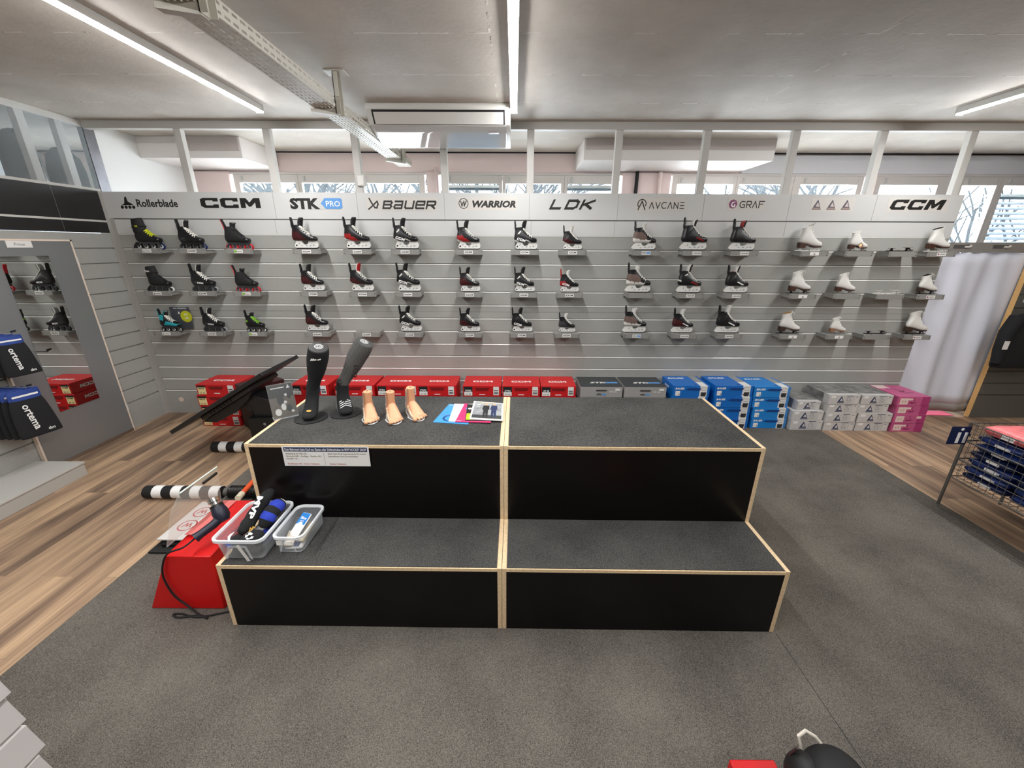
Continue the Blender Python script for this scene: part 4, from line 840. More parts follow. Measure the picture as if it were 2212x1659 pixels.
for (x, w, code), nm in zip(rows, nth):
    for k in range(3):
        red_box('red skate box %s under the %s red box behind the bench' % (('three below', 'two below', 'directly')[k], nm), x, 3.522, T0 + .1067 * k, w, group='red boxes hidden behind the bench', full=False)
    red_box('red skate box on top behind the bench, %s from the left' % nm, x + (.0, -.004, .003)[len(nm) % 3], 3.518, T0 + .3201, w, group='red boxes seen over the bench', code=code)
STKG = mat('stk_grey_card', (158, 156, 154), .5); STKL = mat('stk_lid_charcoal', (52, 55, 58), .4, var=.12, vscale=60)
for x, nm in ((.83, 'left'), (1.244, 'right')):
    for k in range(3): carton('skate_box', 'grey skate box %s the %s charcoal lidded box behind the bench' % (('three below', 'two below', 'directly below')[k], nm), 'grey boxes hidden behind the bench', x, 3.524, T0 + .1055 * k, .396, .3, .1055, STKG, STKL)
    t = carton('skate_box', 'grey skate box with charcoal lid and blue badge, %s one of the pair' % nm, 'charcoal lidded boxes', x, 3.52, T0 + .3165, .398, .305, .1055, STKG, STKL)
    MB().box(-.196, .196, .003, .303, .1025, .106).build('lid', STKL, t)
    l = letter(t, 'STK', (-.02, .10, .1066), .04, WINK, 'T', bold=.04, shear=.3, width=.17); flat(t, 'badge', [(0, [(.05, 0), (.065, -.02), (.17, -.02), (.18, 0), (.17, .02), (.065, .02)])], LBLUE, (0, .12, .1066), 'T')
    MB().prism([(-.05, .075), (.05, .075), (.05, .062), (-.05, .062)], -.002, .0012, 'y').build('handle_slot', mat('slot_dark', (60, 58, 58), .5), t)
    letter(t, 'STK', (-.045, -.0012, .022), .016, INK, 'F', 'LEFT', bold=.04, shear=.1, width=.045); flat(t, 'small_badge', [(0, rect(.005, .045, .022, .038))], LBLUE, (0, -.0012, 0), 'F')
    MB().box(.13, .175, -.001, .0012, .068, .086).build('sticker', PAPER, t); letter(t, 'STK 1010', (.11, -.0012, .05), .012, WINK, 'F', bold=.02, width=.07)
BSIDE = mat('blue_box_pale_end', (228, 226, 222), .45); LB = mat('blue_box_edge', (60, 128, 196), .45)
def blue_box(label, x, y, z, w=.33, d=.30, h=.1085, group='', tone=BLUE, size='7.0'):
    t = thing('skate_box', label, 'box', (x, y, z), 0, group)
    b = MB(); x1 = w * .23
    b.box(-w / 2, x1, 0, d, 0, h, 0); b.box(x1, w / 2 - .024, 0, d, .0, h, 1); b.box(w / 2 - .024, w / 2, .0, d, 0, h * .99, 2); b.build('carton', [tone, BSIDE, LB if tone is not BLUE else tone], t, bevel=.001)
    MB().box(x1, w / 2 - .024, d * .38, d - .002, h, h + .0006).build('grey_panel', mat('print_grey', (150, 150, 150), .5), t)
    letter(t, 'BAUER', (-.07, d * .72, h + .0008), .034, WINK, 'T', bold=.04, shear=.3, width=.16)
    letter(t, 'BAUER', (-w / 2 + .06, -.001, h * .68), .018, WINK, 'F', bold=.04, shear=.3, width=.085)
    letter(t, 'BAUER', (-w / 2 - .0008, d * .55, h * .45), .022, WINK, 'L', bold=.04, shear=.3, width=.11)
    MB().prism([(x1 - .13, h * .70), (x1 - .10, h * .82), (x1 + .004, h * .80), (x1 + .01, h * .72), (x1 - .01, h * .64), (x1 - .1, h * .66)], -.006, .001, 'y').build('handle_flap', DBLUE, t)
    MB().cyl((x1 - .03, d * .12, h - .0005), (x1 - .03, d * .12, h + .0006), .01, 14).build('thumb_hole', mat('hole_navy', (8, 30, 66), .6), t)
    q = MB().box(-w / 2 + .025, -w / 2 + .068, -.001, .0004, h * .1, h * .52).build('barcode_label', PAPER, t); MB().box(-w / 2 + .058, -w / 2 + .063, -.0014, -.0008, h * .14, h * .3).build('barcode', INK, q)
    c = flat(t, 'size_mark', [(0, [(w / 2 - .075, .004), (w / 2 - .034, .004), (w / 2 - .03, h * .42), (w / 2 - .082, h * .42)])], mat('charcoal_ink', (52, 52, 54), .5), (0, -.001, 0), 'F')
    letter(t, size, (x1 + .022, -.001, h * .12), .017, INK, 'F', bold=.02, width=.026); letter(t, 'performance', (w / 2 - .06, -.001, h * .8), .009, GREYINK, 'F', width=.06); letter(t, 'supreme', (w / 2 - .058, -.001, h * .56), .010, GREYINK, 'F', bold=.01, width=.045)
    return t
BL2 = mat('blue_card_bright', (26, 126, 204), .4)
for k in range(4):
    blue_box('blue and white skate box, %s of the left blue stack' % lv[k], 1.672 + .006 * (k % 2), 3.525, T0 + .1087 * k, .345, h=.1075, group='left blue stack', size='7.5')
    blue_box('blue and white skate box, %s of the middle blue stack' % lv[k], 2.092 - (.0, .0, .004, .012)[k], 3.525 + (.0, .004, .0, .006)[k], T0 + .1092 * k, .36, h=.108, group='middle blue stack', size='8.0')
    blue_box('bright blue and white skate box, %s of the right blue stack' % lv[k], (2.478, 2.47, 2.452, 2.444)[k], 3.532 + (0, 0, .004, .0)[k], T0 + .1068 * k, .34, h=.1056, group='right blue stack', tone=BL2, size='6.0')
MARB = mat('marbled_grey_print', (124, 124, 122), .45, var=.55, vscale=14)
def white_box(label, x, y, z, w, d, h, group, marb=False):
    t = thing('skate_box', label, 'box', (x, y, z), 0, group)
    MB().box(-w / 2, w / 2, 0, d, 0, h).build('carton', WCARD, t, bevel=.0012)
    if marb:
        MB().box(-w / 2 + .002, w / 2 - .002, .05, d - .002, h, h + .0006).build('marbled_top', MARB, t); MB().box(-w / 2 - .0006, -w / 2, .07, d - .002, .002, h - .002).build('marbled_side', MARB, t)
    k = w / .31
    flat(t, 'triangle_badge', [(m, P) for m, P in tri_polys(-.07 * k, h * .14, h * .72)], [NAVY, WCARD, mat('badge_foot', (120, 122, 132), .5)], (0, -.0008, 0), 'F')
    flat(t, 'skate_drawing', [(0, p) for p in stroke([(.025 * k, h * .5), (.03 * k, h * .75), (.05 * k, h * .75), (.048 * k, h * .58), (.065 * k, h * .48), (.065 * k, h * .38), (.03 * k, h * .38), (.025 * k, h * .5)], .003) + stroke([(.02 * k, h * .22), (.075 * k, h * .22)], .002)] + [(0, rect(.02 * k, .022 * k, h * .12, h * .16))], GREYINK, (0, -.0008, 0), 'F')
    MB().box(.015 * k, .085 * k, -.001, .0, h * .88, h * .93).build('blue_rule', NAVY, t)
    MB().box(-.135 * k, -.09 * k, -.001, .0, h * .66, h * .9).build('corner_sticker', PAPER, t)
    c = MB().box(.105 * k, .14 * k, -.001, .0, h * .1, h * .92).build('size_panel', mat('panel_pale', (208, 206, 202), .5), t); MB().box(.112 * k, .132 * k, -.0014, -.0009, h * .76, h * .84).build('panel_rule', GREYINK, c)
    return t
for k, (x, w, h) in enumerate(((2.822, .305, .099), (2.810, .297, .098), (2.812, .214, .09))):
    white_box('white skate box with navy triangle, %s of the left white stack' % ('bottom', 'middle', 'small top one')[k], x, 3.497 + .02 * (k == 2), T0 + (.0, .0995, .198)[k], w, .30 - .03 * (k == 2), h, 'left white stack', k == 2)
for k, (x, w) in enumerate(((3.131, .291), (3.12, .288), (3.114, .287), (3.104, .288))):
    white_box('white skate box with navy triangle, %s of the middle white stack' % lv[k], x, 3.49 - .004 * (k % 2), .0005 + .0925 * k, w, .31, .092, 'middle white stack', k == 3)
for k, (x, w) in enumerate(((3.443, .314), (3.443, .325), (3.40, .284), (3.409, .29))):
    white_box('white skate box with navy triangle, %s of the right white stack' % lv[k], x, 3.488 - .004 * (k % 2), .0005 + .0925 * k, w, .32, .092, 'right white stack', k == 3)
for k, x in enumerate((3.772, 3.765, 3.762, 3.748)):
    w, h = .296, .0895; t = thing('skate_box', 'pink skate box, %s of the pink stack beside the curtain' % lv[k], 'box', (x, 3.48 - .003 * (k % 2), .0005 + .09 * k), 0, 'pink stack')
    MB().box(-w / 2, w / 2, 0, .33, 0, h).build('carton', PINK, t, bevel=.0015); MB().box(w * .25, w / 2 + .0004, -.0005, .3, .001, h - .001).build('deep_end', mat('pink_end', (172, 58, 116), .45), t)
    c = MB().box(-w / 2 + .02, -w / 2 + .095, -.001, .0, h * .14, h * .82).build('size_label', mat('pale_label', (232, 208, 200), .6), t); letter(c, 'F F', (-w / 2 + .057, -.0016, h * .34), .022, mat('label_rose_ink', (170, 120, 130), .6), 'F', width=.04)
    if k in (0, 2, 3): MB().box(-w / 2 + .095, -w / 2 + .135, -.001, 0, h * .6, h * .8).build('tab_label', mat('pale_label', (232, 208, 200), .6), t)
    letter(t, 'GRAF', (-w / 2 + .14, -.001, h * .26), .015, DPINK, 'F', bold=.04, shear=.35, width=.062); flat(t, 'curl', [(0, p) for p in stroke([(.01, h * .84), (-.005, h * .78), (-.004, h * .6), (.01, h * .56)], .004)], DPINK, (0, -.001, 0), 'F')
    if k == 3:
        MB().box(-w / 2 + .002, -.02, .23, .328, h, h + .0006).build('pale_patch', mat('pink_pale', (226, 200, 196), .5), t)
        flat(t, 'swirl', [(0, p) for p in stroke([(-.06, .24), (-.02, .22), (.05, .17), (.03, .14), (-.01, .15), (.02, .10), (.09, .11)], .012)], DPINK, (-.01, 0, h + .0008), 'T')
    if k == 1: MB().box(w * .22, w * .36, -.0016, 0, h * .55, h * .8).build('small_sticker', mat('pale_label', (232, 208, 200), .6), t)

# ------------------------------------------------------------------ the stepped try-on bench
BCAR = carpet_mat('bench_felt', (38, 38, 38), (96, 95, 92), 300)
BX0, BXM, BX1, BY0, D1, D2, Z1, Z2 = -1.2946, -.0464, 1.1968, 1.3592, .3282, .9807, .3527, .7719
BET = -.0053
def bpt(x, y, z): return (x * math.cos(BET) - (y - BY0) * math.sin(BET), BY0 + x * math.sin(BET) + (y - BY0) * math.cos(BET), z)
def bench(label, x0, x1):
    t = thing('stepped_bench', label, 'bench', bpt((x0 + x1) / 2, BY0, .0045), BET, 'two halves of the stepped bench'); w = (x1 - x0) / 2 - .0008; th = .0185; zz = -.0045
    P = [(0, 0), (0, Z1 + zz), (D1, Z1 + zz), (D1, Z2 + zz), (D2, Z2 + zz), (D2, 0)]
    for s_ in (-1, 1): MB().prism(P, s_ * w, s_ * (w - th), 'x').build('side_panel', BIRCH, t, bevel=.0008)
    iw = w - th
    MB().box(-iw, iw, .0012, .018, .0, Z1 + zz - th).build('lower_riser', FILM, t); MB().box(-iw, iw, D1 + .0012, D1 + .018, Z1 + zz, Z2 + zz - th).build('upper_riser', FILM, t); MB().box(-iw, iw, D2 - .018, D2, 0, Z2 + zz - th).build('back_panel', FILM, t)
    for nm, y0, y1, z in (('lower_tread', 0, D1 + .018, Z1 + zz), ('upper_tread', D1, D2, Z2 + zz)):
        p = MB().box(-iw, iw, y0, y1, z - th, z - .002).build(nm, BIRCH, t, bevel=.0008)
        MB().box(-iw + .002, iw - .002, y0 + .005, y1 - .004 if nm[0] == 'u' else D1 + .001, z - .002, z + .0012).build('tread_carpet', BCAR, p)
    return t
bl = bench('left half of the black two-step bench with carpeted treads', BX0, BXM)
bench('right half of the black two-step bench, empty carpeted treads', BXM, BX1)
TOP, LOW = Z2 + .0018, Z1 + .0018
# price notice on the upper riser
nx0, nx1, nz0, nz1 = -1.106, -.690, .660, .766
t = MB().box(nx0, nx1, 1.6865, 1.6878, nz0, nz1).build('price_notice', PAPER); tag(t, 'printed German price notice with a navy headline on the bench riser', 'notice'); y = 1.686
t.matrix_world = Matrix.Translation((0, -.004, 0)) @ Matrix.Rotation(0, 4, 'Z')
MB().box(nx0 + .008, nx1 - .008, y + .0002, y + .0006, nz1 - .028, nz1 - .005).build('headline_bar', NAVY, t)
letter(t, 'Dein Mehrwert beim Kauf von Skates oder Schlittschuhen im MVP HOCKEY SHOP', ((nx0 + nx1) / 2, y - .0003, nz1 - .0235), .015, WINK, 'F', bold=.015, width=nx1 - nx0 - .026)
BRN = mat('notice_brown_ink', (110, 98, 72), .6)
for k, s in enumerate(('Anpassung im Ofen 20.-', 'Grundschliff - Auflage - Radius 60.-', 'Schliff 10.-')): letter(t, s, (nx0 + .014, y, nz1 - .043 - .0135 * k), .0085, BRN, 'F', 'LEFT', bold=.012, width=.0048 * len(s))
for k, s in enumerate(('Nach dem Kauf: Anpassung durch unsere', 'Spezialisten bei Druckstellen')): letter(t, s, (nx0 + .217, y, nz1 - .043 - .0135 * k), .0085, BRN, 'F', 'LEFT', bold=.012, width=.0049 * len(s))
letter(t, 'Totalkosten 90.- Gratis / Inklusive', (nx0 + .014, y, nz0 + .008), .0085, REDINK, 'F', 'LEFT', bold=.012, width=.155); letter(t, 'Gratis / Inklusive', (nx0 + .218, y, nz0 + .008), .0085, REDINK, 'F', 'LEFT', bold=.012, width=.08)
MB().box(nx0 + .197, nx0 + .198, y, y + .0004, nz0 + .006, nz1 - .034).build('column_rule', GREYINK, t)

# ------------------------------------------------------------------ things on the upper step
SOCKB = mat('sock_black', (19, 20, 22), .9, bump=.5, bscale=260); SOCKG = mat('sock_grey_rib', (92, 90, 88), .9, bump=.4, bscale=200); SOCKBL = mat('sock_blue', (28, 52, 128), .85); GOLD = mat('emblem_gold', (206, 156, 50), .5)
def rib_mat():
    m = SOCKG; nt = m.node_tree; N = nt.nodes; w = N.new('ShaderNodeTexWave'); w.wave_type = 'BANDS'; w.bands_direction = 'X'; w.inputs['Scale'].default_value = 55
    uvx = N.new('ShaderNodeTexCoord'); nt.links.new(uvx.outputs['Object'], w.inputs['Vector']); cr = N.new('ShaderNodeValToRGB'); cr.color_ramp.elements[0].color = srgb(58, 57, 56); cr.color_ramp.elements[1].color = srgb(104, 102, 100)
    nt.links.new(w.outputs['Color'], cr.inputs[0]); nt.links.new(cr.outputs[0], N['Principled BSDF'].inputs['Base Color'])
rib_mat()
def ell_tube(path, n=24):
    """tube from (x, y, z, ra, rb) stations; ra across, rb fore and aft"""
    S = crom(path, 4); rings = []
    for i, p in enumerate(S):
        a, b = Vector(S[max(i - 1, 0)][:3]), Vector(S[min(i + 1, len(S) - 1)][:3]); tn = (b - a).normalized(); sx = Vector((1, 0, 0)); u = (sx - tn * sx.dot(tn)).normalized(); v = tn.cross(u)
        rings.append([Vector(p[:3]) + u * p[3] * math.cos(q) + v * p[4] * math.sin(q) for q in [2 * math.pi * k / n for k in range(n)]])
    return rings
def sock_leg(label, loc, rz, lean, calf_m, foot_m, heel_m, grey):
    """mannequin leg on tiptoe on a round base; toes point to -y"""
    t = thing('sock_leg', label, 'sock display leg', loc, rz)
    MB().cyl((0, 0, 0), (0, 0, .004), .085, 40).build('base_disc', BLACKM, t)
    lx = lean
    foot = [(0, -.055, .018, .012, .006), (0, -.045, .020, .030, .014), (0, -.015, .028, .040, .019), (0, .02, .048, .038, .024), (0, .055, .085, .034, .032), (.004, .075, .125, .033, .042), (.01, .075, .165, .033, .038)]
    MB().loft(ell_tube(foot)).build('foot', foot_m, t, True, ang=80)
    leg = [(.008, .076, .155, .0335, .040), (.02 + lx * .2, .068, .20, .034, .036), (.03 + lx * .45, .062, .25, .045, .046), (.04 + lx * .7, .054, .31, .053, .056), (.05 + lx * .9, .040, .355, .053, .056), (.055 + lx, .030, .385, .050, .052)]
    R = ell_tube(leg); MB().loft(R).build('calf', calf_m, t, True, ang=80)
    MB().ball((.004, .112, .128), .029, .026, .036).build('heel', heel_m, t, True)
    cen = sum((Vector(p) for p in R[-1]), Vector()) / len(R[-1]); nrm = (Vector(R[-1][6]) - cen).cross(Vector(R[-1][0]) - cen).normalized(); nrm = nrm if nrm.z > 0 else -nrm
    a = Vector((1, 0, 0)); a = (a - nrm * a.dot(nrm)).normalized(); b = nrm.cross(a)
    cap = MB(); cap.loft([[cen + nrm * dz + (Vector(p) - cen) * f for p in R[-1]] for dz, f in ((.0, .95), (.004, .92), (.005, .8))]); q = cap.build('top_cap', mat('cap_charcoal', (58, 58, 58), .5), t, True)
    L = [(0, p) for p in ring2d(0, .006, .022, .003)] + [(0, p) for p in ring2d(0, .006, .015, .0025)] + [(0, disc2d(-.005, .008, .0025, 8, .004)), (0, disc2d(.006, .008, .0025, 8, .004))] + [(0, p) for p in stroke([(-.006, .0), (.0, -.002), (.007, .001)], .002)]
    flat(q, 'emblem', L, WINK, cen + nrm * .0056, (tuple(a), tuple(b)))
    return t, R
t, R = sock_leg('black sock display leg with blue heel, left of the grey one', (-1.112, 1.995, TOP), math.radians(8), .03, SOCKB, SOCKB, SOCKBL, False)
flat(t, 'emblem', [(0, [(-.014, .0), (-.006, .008), (-.003, .002), (.002, .010), (.006, .003), (.013, .007), (.012, -.003), (.0, -.006)])], GOLD, (0, -.02, .0495), ((1, 0, 0), (0, .82, .57)))
flat(t, 'lettering', [(0, p) for p in stroke([(0, 0), (.004, .008), (.008, .002), (.013, .010), (.017, .004), (.024, .008)], .006) + stroke([(.034, .008), (.046, .014)], .006)], WINK, (.06, -.033, .335), ((.93, .25, -.25), (.1, -.2, 1)))
t, R = sock_leg('grey ribbed sock display leg with white chevrons on the toe', (-.948, 2.065, TOP), math.radians(28), .09, SOCKG, SOCKB, SOCKB, True)
CH = [(0, p) for k in range(4) for p in stroke([(-.028, -.014 + .013 * k), (.0, .0 + .013 * k), (.028, -.014 + .013 * k)], .004)]
flat(t, 'chevrons', CH, WINK, (.002, -.012, .0535), ((1, 0, 0), (0, .78, .62)))
b = MB()
for k in range(4): b.add(lay(rect(-.012, .012, -.006 + .019 * k, .007 + .019 * k), (-.0425, -.012, .026), ((0, -1, .0), (0, .72, .69))), [(0, 1, 2, 3)])
b.build('toe_bars', WINK, t)
letter(t, 'ZO7', (.088, -.012, .24), .036, INK, ((.25, -.35, .9), (-.8, -.55, .1)), bold=.01)
letter(t, 'PJ', (-.008, .034, .172), .024, INK, ((.8, -.55, .1), (0, .0, 1)), bold=.02)

SKIN = mat('model_skin', (226, 168, 128), .5); BONE = mat('model_bone', (226, 206, 176), .5); SINEW = mat('model_sinew', (186, 150, 130), .5); VEIN = mat('model_vein', (90, 110, 140), .5)
def foot_model(label, loc, rz, tall=1.0, spread=0):
    """foot with bare toes, cut open on the inner side, on a clear plate; toes to -y"""
    t = thing('foot_model', label, 'foot model', loc, rz, 'anatomical foot models')
    out = [(.036 * math.cos(a) + (.010 * math.cos(a) if math.sin(a) < -.2 else 0), .02 + .105 * math.sin(a), z) for z in (0,) for a in [2 * math.pi * k / 28 for k in range(28)]]
    p = MB(); p.loft([[(x, y, z) for x, y, _ in out] for z in (0, .003)]); p.build('base_plate', clear_mat('base_clear', (200, 200, 196), .55, .1), t)
    MB().tube([(x, y, .003) for x, y, _ in out] + [(out[0][0], out[0][1], .003)], .0022, 6).build('plate_rim', WINK, t, True)
    b = MB()
    b.loft(ell_tube([(0, .108, .022, .012, .012), (0, .10, .024, .021, .020), (0, .075, .034, .024, .030), (.001, .04, .043, .027, .034), (.003, .0, .034, .030, .026), (.004, -.03, .024, .034, .018), (.004, -.05, .018, .032, .012), (.004, -.058, .016, .026, .008)]))
    b.loft(ell_tube([(0, .07, .02, .024, .030), (0, .066, .06, .023, .030), (0, .060, .09, .021, .025), (0, .058, .118 * tall, .022, .025), (0, .057, .142 * tall, .0235, .026)]))
    for k, (x, l, r) in enumerate(((-.022, .030, .0105), (-.003, .031, .0075), (.010, .026, .0072), (.022, .020, .0068), (.032, .014, .0062))):
        d = (k - 1.5) * .003 + spread * (k - 1)
        b.tube([(x, -.04 + .004 * k, .017), (x + d * .4, -.055 + .004 * k, .016), (x + d, -.052 - l + .004 * k, .011), (x + d * 1.1, -.056 - l + .004 * k, .009)], [r * 1.05, r * 1.1, r, r * .55], 10)
    o = b.build('foot', SKIN, t, True); m = o.modifiers.new('merge', 'REMESH'); m.mode = 'VOXEL'; m.voxel_size = .0028; m.use_smooth_shade = True
    s = o.modifiers.new('soften', 'SMOOTH'); s.factor = .6; s.iterations = 4
    c = MB()
    c.tube([(-.020, .060, .135 * tall), (-.022, .062, .09), (-.024, .066, .06)], [.006, .006, .008], 8); c.ball((-.021, .075, .045), .009, .02, .016); c.ball((-.022, .045, .042), .009, .016, .013); c.ball((-.024, .018, .034), .008, .014, .011); c.tube([(-.025, .01, .03), (-.028, -.02, .022), (-.028, -.05, .016)], [.008, .007, .008], 8); c.ball((-.018, .09, .026), .010, .016, .016)
    g = c.build('bones', BONE, t, True)
    v = MB(); v.tube([(-.024, .045, .14 * tall), (-.0255, .048, .08), (-.031, .05, .05), (-.032, .02, .03), (-.033, -.02, .018)], .0028, 6); v.tube([(-.022, .075, .13 * tall), (-.0235, .085, .07), (-.025, .092, .04)], .003, 6); v.build('sinews', SINEW, t, True)
    v = MB(); v.tube([(-.0245, .055, .12 * tall), (-.030, .06, .05), (-.033, .03, .025)], .0016, 6); v.build('vein', VEIN, t, True)
    MB().cyl((0, .057, .142 * tall + .0012), (0, .057, .142 * tall + .0022), .005, 12).build('top_hole', mat('model_hole', (120, 84, 70), .6), t)
    return t
foot_model('skin coloured foot model nearest the sock legs', (-.783, 1.99, TOP), math.radians(22))
foot_model('skin coloured foot model in the middle of three', (-.655, 1.99, TOP), math.radians(24))
foot_model('skin coloured foot model nearest the leaflets, raised arch', (-.545, 2.03, TOP), math.radians(32), 1.08, .002)

# leaflets fanned out beside the seam
def leaflet(label, P, th, m, z):
    b = MB(); b.prism([(x, y) for x, y in P], z, z + th, 'z'); o = b.build('leaflet', m); return tag(o, label, 'leaflet', 'leaflets on the bench')
z = TOP
o = leaflet('light blue leaflet at the left end of the fan', [(-.433, 1.947), (-.241, 1.921), (-.215, 2.19), (-.386, 2.206)], .002, mat('leaflet_blue', (64, 150, 214), .3), z)
flat(o, 'ring_print', [(0, p) for p in ring2d(-.345, 2.0, .045, .012)], mat('leaflet_ring', (22, 70, 130), .4), (0, 0, z + .0022), 'T'); flat(o, 'swoosh', [(0, p) for p in stroke([(-.41, 2.05), (-.36, 2.03), (-.30, 2.06)], .004)], mat('leaflet_violet', (120, 90, 180), .4), (0, 0, z + .0024), 'T')
letter(o, 'skate', (-.366, 2.185, z + .0024), .010, WINK, 'T', bold=.02)
o = leaflet('white leaflet between the blue and pink leaflets', [(-.350, 1.954), (-.16, 1.94), (-.15, 2.19), (-.353, 2.206)], .002, PAPER, z + .0024)
letter(o, 'CUP', (-.325, 2.185, z + .0046), .012, GREYINK, 'T', bold=.03); letter(o, 'news', (-.332, 2.09, z + .0046), .008, GREYINK, 'T', bold=.03)
o = leaflet('bright pink leaflet under the white edged photo leaflet', [(-.313, 1.943), (-.121, 1.934), (-.11, 2.19), (-.292, 2.207)], .002, mat('leaflet_pink', (214, 52, 110), .35), z + .0048)
flat(o, 'drop_print', [(0, disc2d(-.262, 2.13, .014, 16, .024))], LBLUE, (0, 0, z + .007), 'T'); MB().box(-.305, -.28, 1.952, 1.956, z + .0068, z + .0071).build('rule', WINK, o)
o = leaflet('black and lime leaflet beside the photo leaflet', [(-.260, 1.956), (-.12, 1.95), (-.11, 2.19), (-.275, 2.207)], .002, mat('leaflet_black', (34, 34, 30), .35), z + .0072)
flat(o, 'lime_block', [(0, [(-.258, 1.965), (-.20, 1.965), (-.20, 2.05), (-.262, 2.05)])], mat('leaflet_lime', (176, 206, 30), .4), (0, 0, z + .0094), 'T'); letter(o, 'iceskate', (-.245, 2.185, z + .0094), .012, WINK, 'T', bold=.03); flat(o, 'spot', [(0, disc2d(-.25, 2.12, .012, 12))], WINK, (0, 0, z + .0094), 'T')
o = leaflet('white edged photo leaflet with two standing people', [(-.239, 1.968), (-.057, 1.947), (-.061, 2.196), (-.239, 2.231)], .003, PAPER, z + .0096); zz = z + .0129
MB().prism([(-.230, 1.985), (-.066, 1.965), (-.069, 2.185), (-.229, 2.218)], zz - .0002, zz, 'z').build('photo', mat('photo_grey', (150, 152, 154), .4, var=.35, vscale=18), o)
flat(o, 'photo_floor', [(0, [(-.230, 1.985), (-.066, 1.965), (-.066, 2.01), (-.230, 2.03)])], mat('photo_dark', (58, 60, 60), .4), (0, 0, zz + .0002), 'T')
for x, c, hd in ((-.158, INK, 0), (-.112, NAVY, 1)):
    y0 = 1.995; P = [[(x - .013, y0), (x - .003, y0), (x, y0 + .06), (x + .004, y0), (x + .015, y0), (x + .014, y0 + .1), (x + .02, y0 + .1), (x + .018, y0 + .16), (x - .016, y0 + .165), (x - .022, y0 + .1), (x - .014, y0 + .1)]]
    flat(o, 'figure_print', [(0, p) for p in P] + [(1, disc2d(x, y0 + .178, .008, 12, .012))], [c, SKIN], (0, 0, zz + .0004), 'T')
letter(o, 'ski', (-.205, 2.165, zz + .0003), .014, WINK, 'T', bold=.03); letter(o, 'mode', (-.205, 2.135, zz + .0003), .008, WINK, 'T', bold=.03); MB().box(-.2, -.11, 2.196, 2.2, zz, zz + .0003).build('yellow_rule', mat('rule_yellow', (214, 196, 60), .5), o)

# clear leaflet stand with a goalkeeper photo
t = thing('leaflet_stand', 'clear leaflet stand with a photo sheet at the bench corner', 'leaflet stand', (-1.252, 2.0, TOP), math.radians(38))
A = Matrix.Rotation(math.radians(-14), 4, 'X'); ACR = clear_mat('acrylic_clear', (214, 220, 220), .93, .06)
MB().box(-.062, .062, -.003, -.001, .0, .19).xf(A).build('front_sheet', ACR, t); MB().box(-.062, .062, .008, .010, .0, .19).xf(A).build('back_sheet', ACR, t); MB().box(-.062, .062, -.012, .045, .0, .002).build('foot_sheet', ACR, t)
p = MB().box(-.06, .06, .002, .005, .003, .186).xf(A).build('photo_sheet', mat('photo_ice_grey', (104, 92, 80), .4, var=.3, vscale=20), t)
def onp(P): return [(x, z) for x, z in P]
pf = ((1, 0, 0), tuple((A.to_3x3() @ Vector((0, 0, 1))))); p0 = A @ Vector((0, .0014, 0))
flat(p, 'dark_band', [(0, rect(-.059, .059, .115, .185))], mat('photo_night', (30, 27, 24), .45), p0, pf); p1_ = A @ Vector((0, .0008, 0))
flat(p, 'players', [(0, disc2d(-.01, .10, .016, 12, .03)), (0, disc2d(.035, .12, .01, 12, .02)), (1, disc2d(.012, .085, .008, 10)), (1, disc2d(.02, .125, .007, 10)), (1, disc2d(.0, .06, .012, 10, .02)), (0, disc2d(.025, .05, .014, 12, .02)), (1, disc2d(.04, .03, .008, 10)), (1, disc2d(-.03, .035, .016, 10, .02))], [INK, PAPER], p1_, pf)
flat(p, 'headline', [(0, rect(-.045, .02, .165, .170)), (0, [(.03, .16), (.048, .16), (.039, .18)])], WINK, p1_, pf)
# ------------------------------------------------------------------ left of the bench: terminal, tubes, red moulding box, heat gun
a, c = at(422, 905, 1, 3.05), at(607, 787, 1, 3.05)
u = (c - a).normalized(); nrm = Vector((-u.z, 0, u.x)); Lu = (c - a).length; mid = (a + c) / 2
fr = Matrix((u, Vector((0, 1, 0)), nrm)).transposed().to_4x4(); fr.translation = mid       # local x up the slope, y depth, z out of the screen
t = thing('touch_terminal', 'large black tilted touch screen on a dark pedestal behind the bench', 'screen', (-2.3, 3.3, .0005))
inv = Matrix.Translation((2.3, -3.3, -.0005)) @ fr
TB = mat('terminal_black', (26, 26, 27), .4); TG = mat('terminal_back_grey', (52, 50, 49), .5)
MB().box(-Lu / 2, Lu / 2, -.26, .26, -.018, .012).xf(inv).build('bezel', TB, t, bevel=.004)
MB().box(-Lu / 2 + .02, Lu / 2 - .02, -.24, .24, .012, .0135).xf(inv).build('screen_glass', mat('screen_glass_black', (10, 10, 12), .08), t)
q = MB().box(-.24, .26, -.2, .2, -.055, -.018).xf(inv).build('back_housing', TG, t, bevel=.01)
MB().prism([(-.30, -.055), (-.20, -.12), (-.02, -.13), (.16, -.10), (.24, -.055)], -.15, .15, 'y').xf(inv).build('cable_cover', TB, t, bevel=.006)
b = MB()
for k in range(7): b.box(-.14 + .035 * k, -.125 + .035 * k, -.201, -.199, -.05, -.025)
b.xf(inv).build('vent_slots', BLACKM, q)
MB().box(.05, .18, -.1, .1, -.19, -.10).xf(inv).build('mount_head', TB, t, bevel=.006)
MB().box(.17, .45, -.40, -.18, .004, .36).build('pedestal', mat('pedestal_black', (13, 13, 13), .45), t, bevel=.004)
MB().prism([(.20, .36), (.20, .44), (.12, .50), (.16, .56), (.36, .50), (.40, .36)], -.36, -.22, 'y').build('neck', TB, t, bevel=.004)
MB().cyl((.30, -.4005, .31), (.30, -.402, .31), .012, 16).build('logo_dot', GREYINK, t)
MB().cyl((.22, -.4005, .20), (.22, -.402, .20), .014, 16).build('logo_dot', PAPER, t)
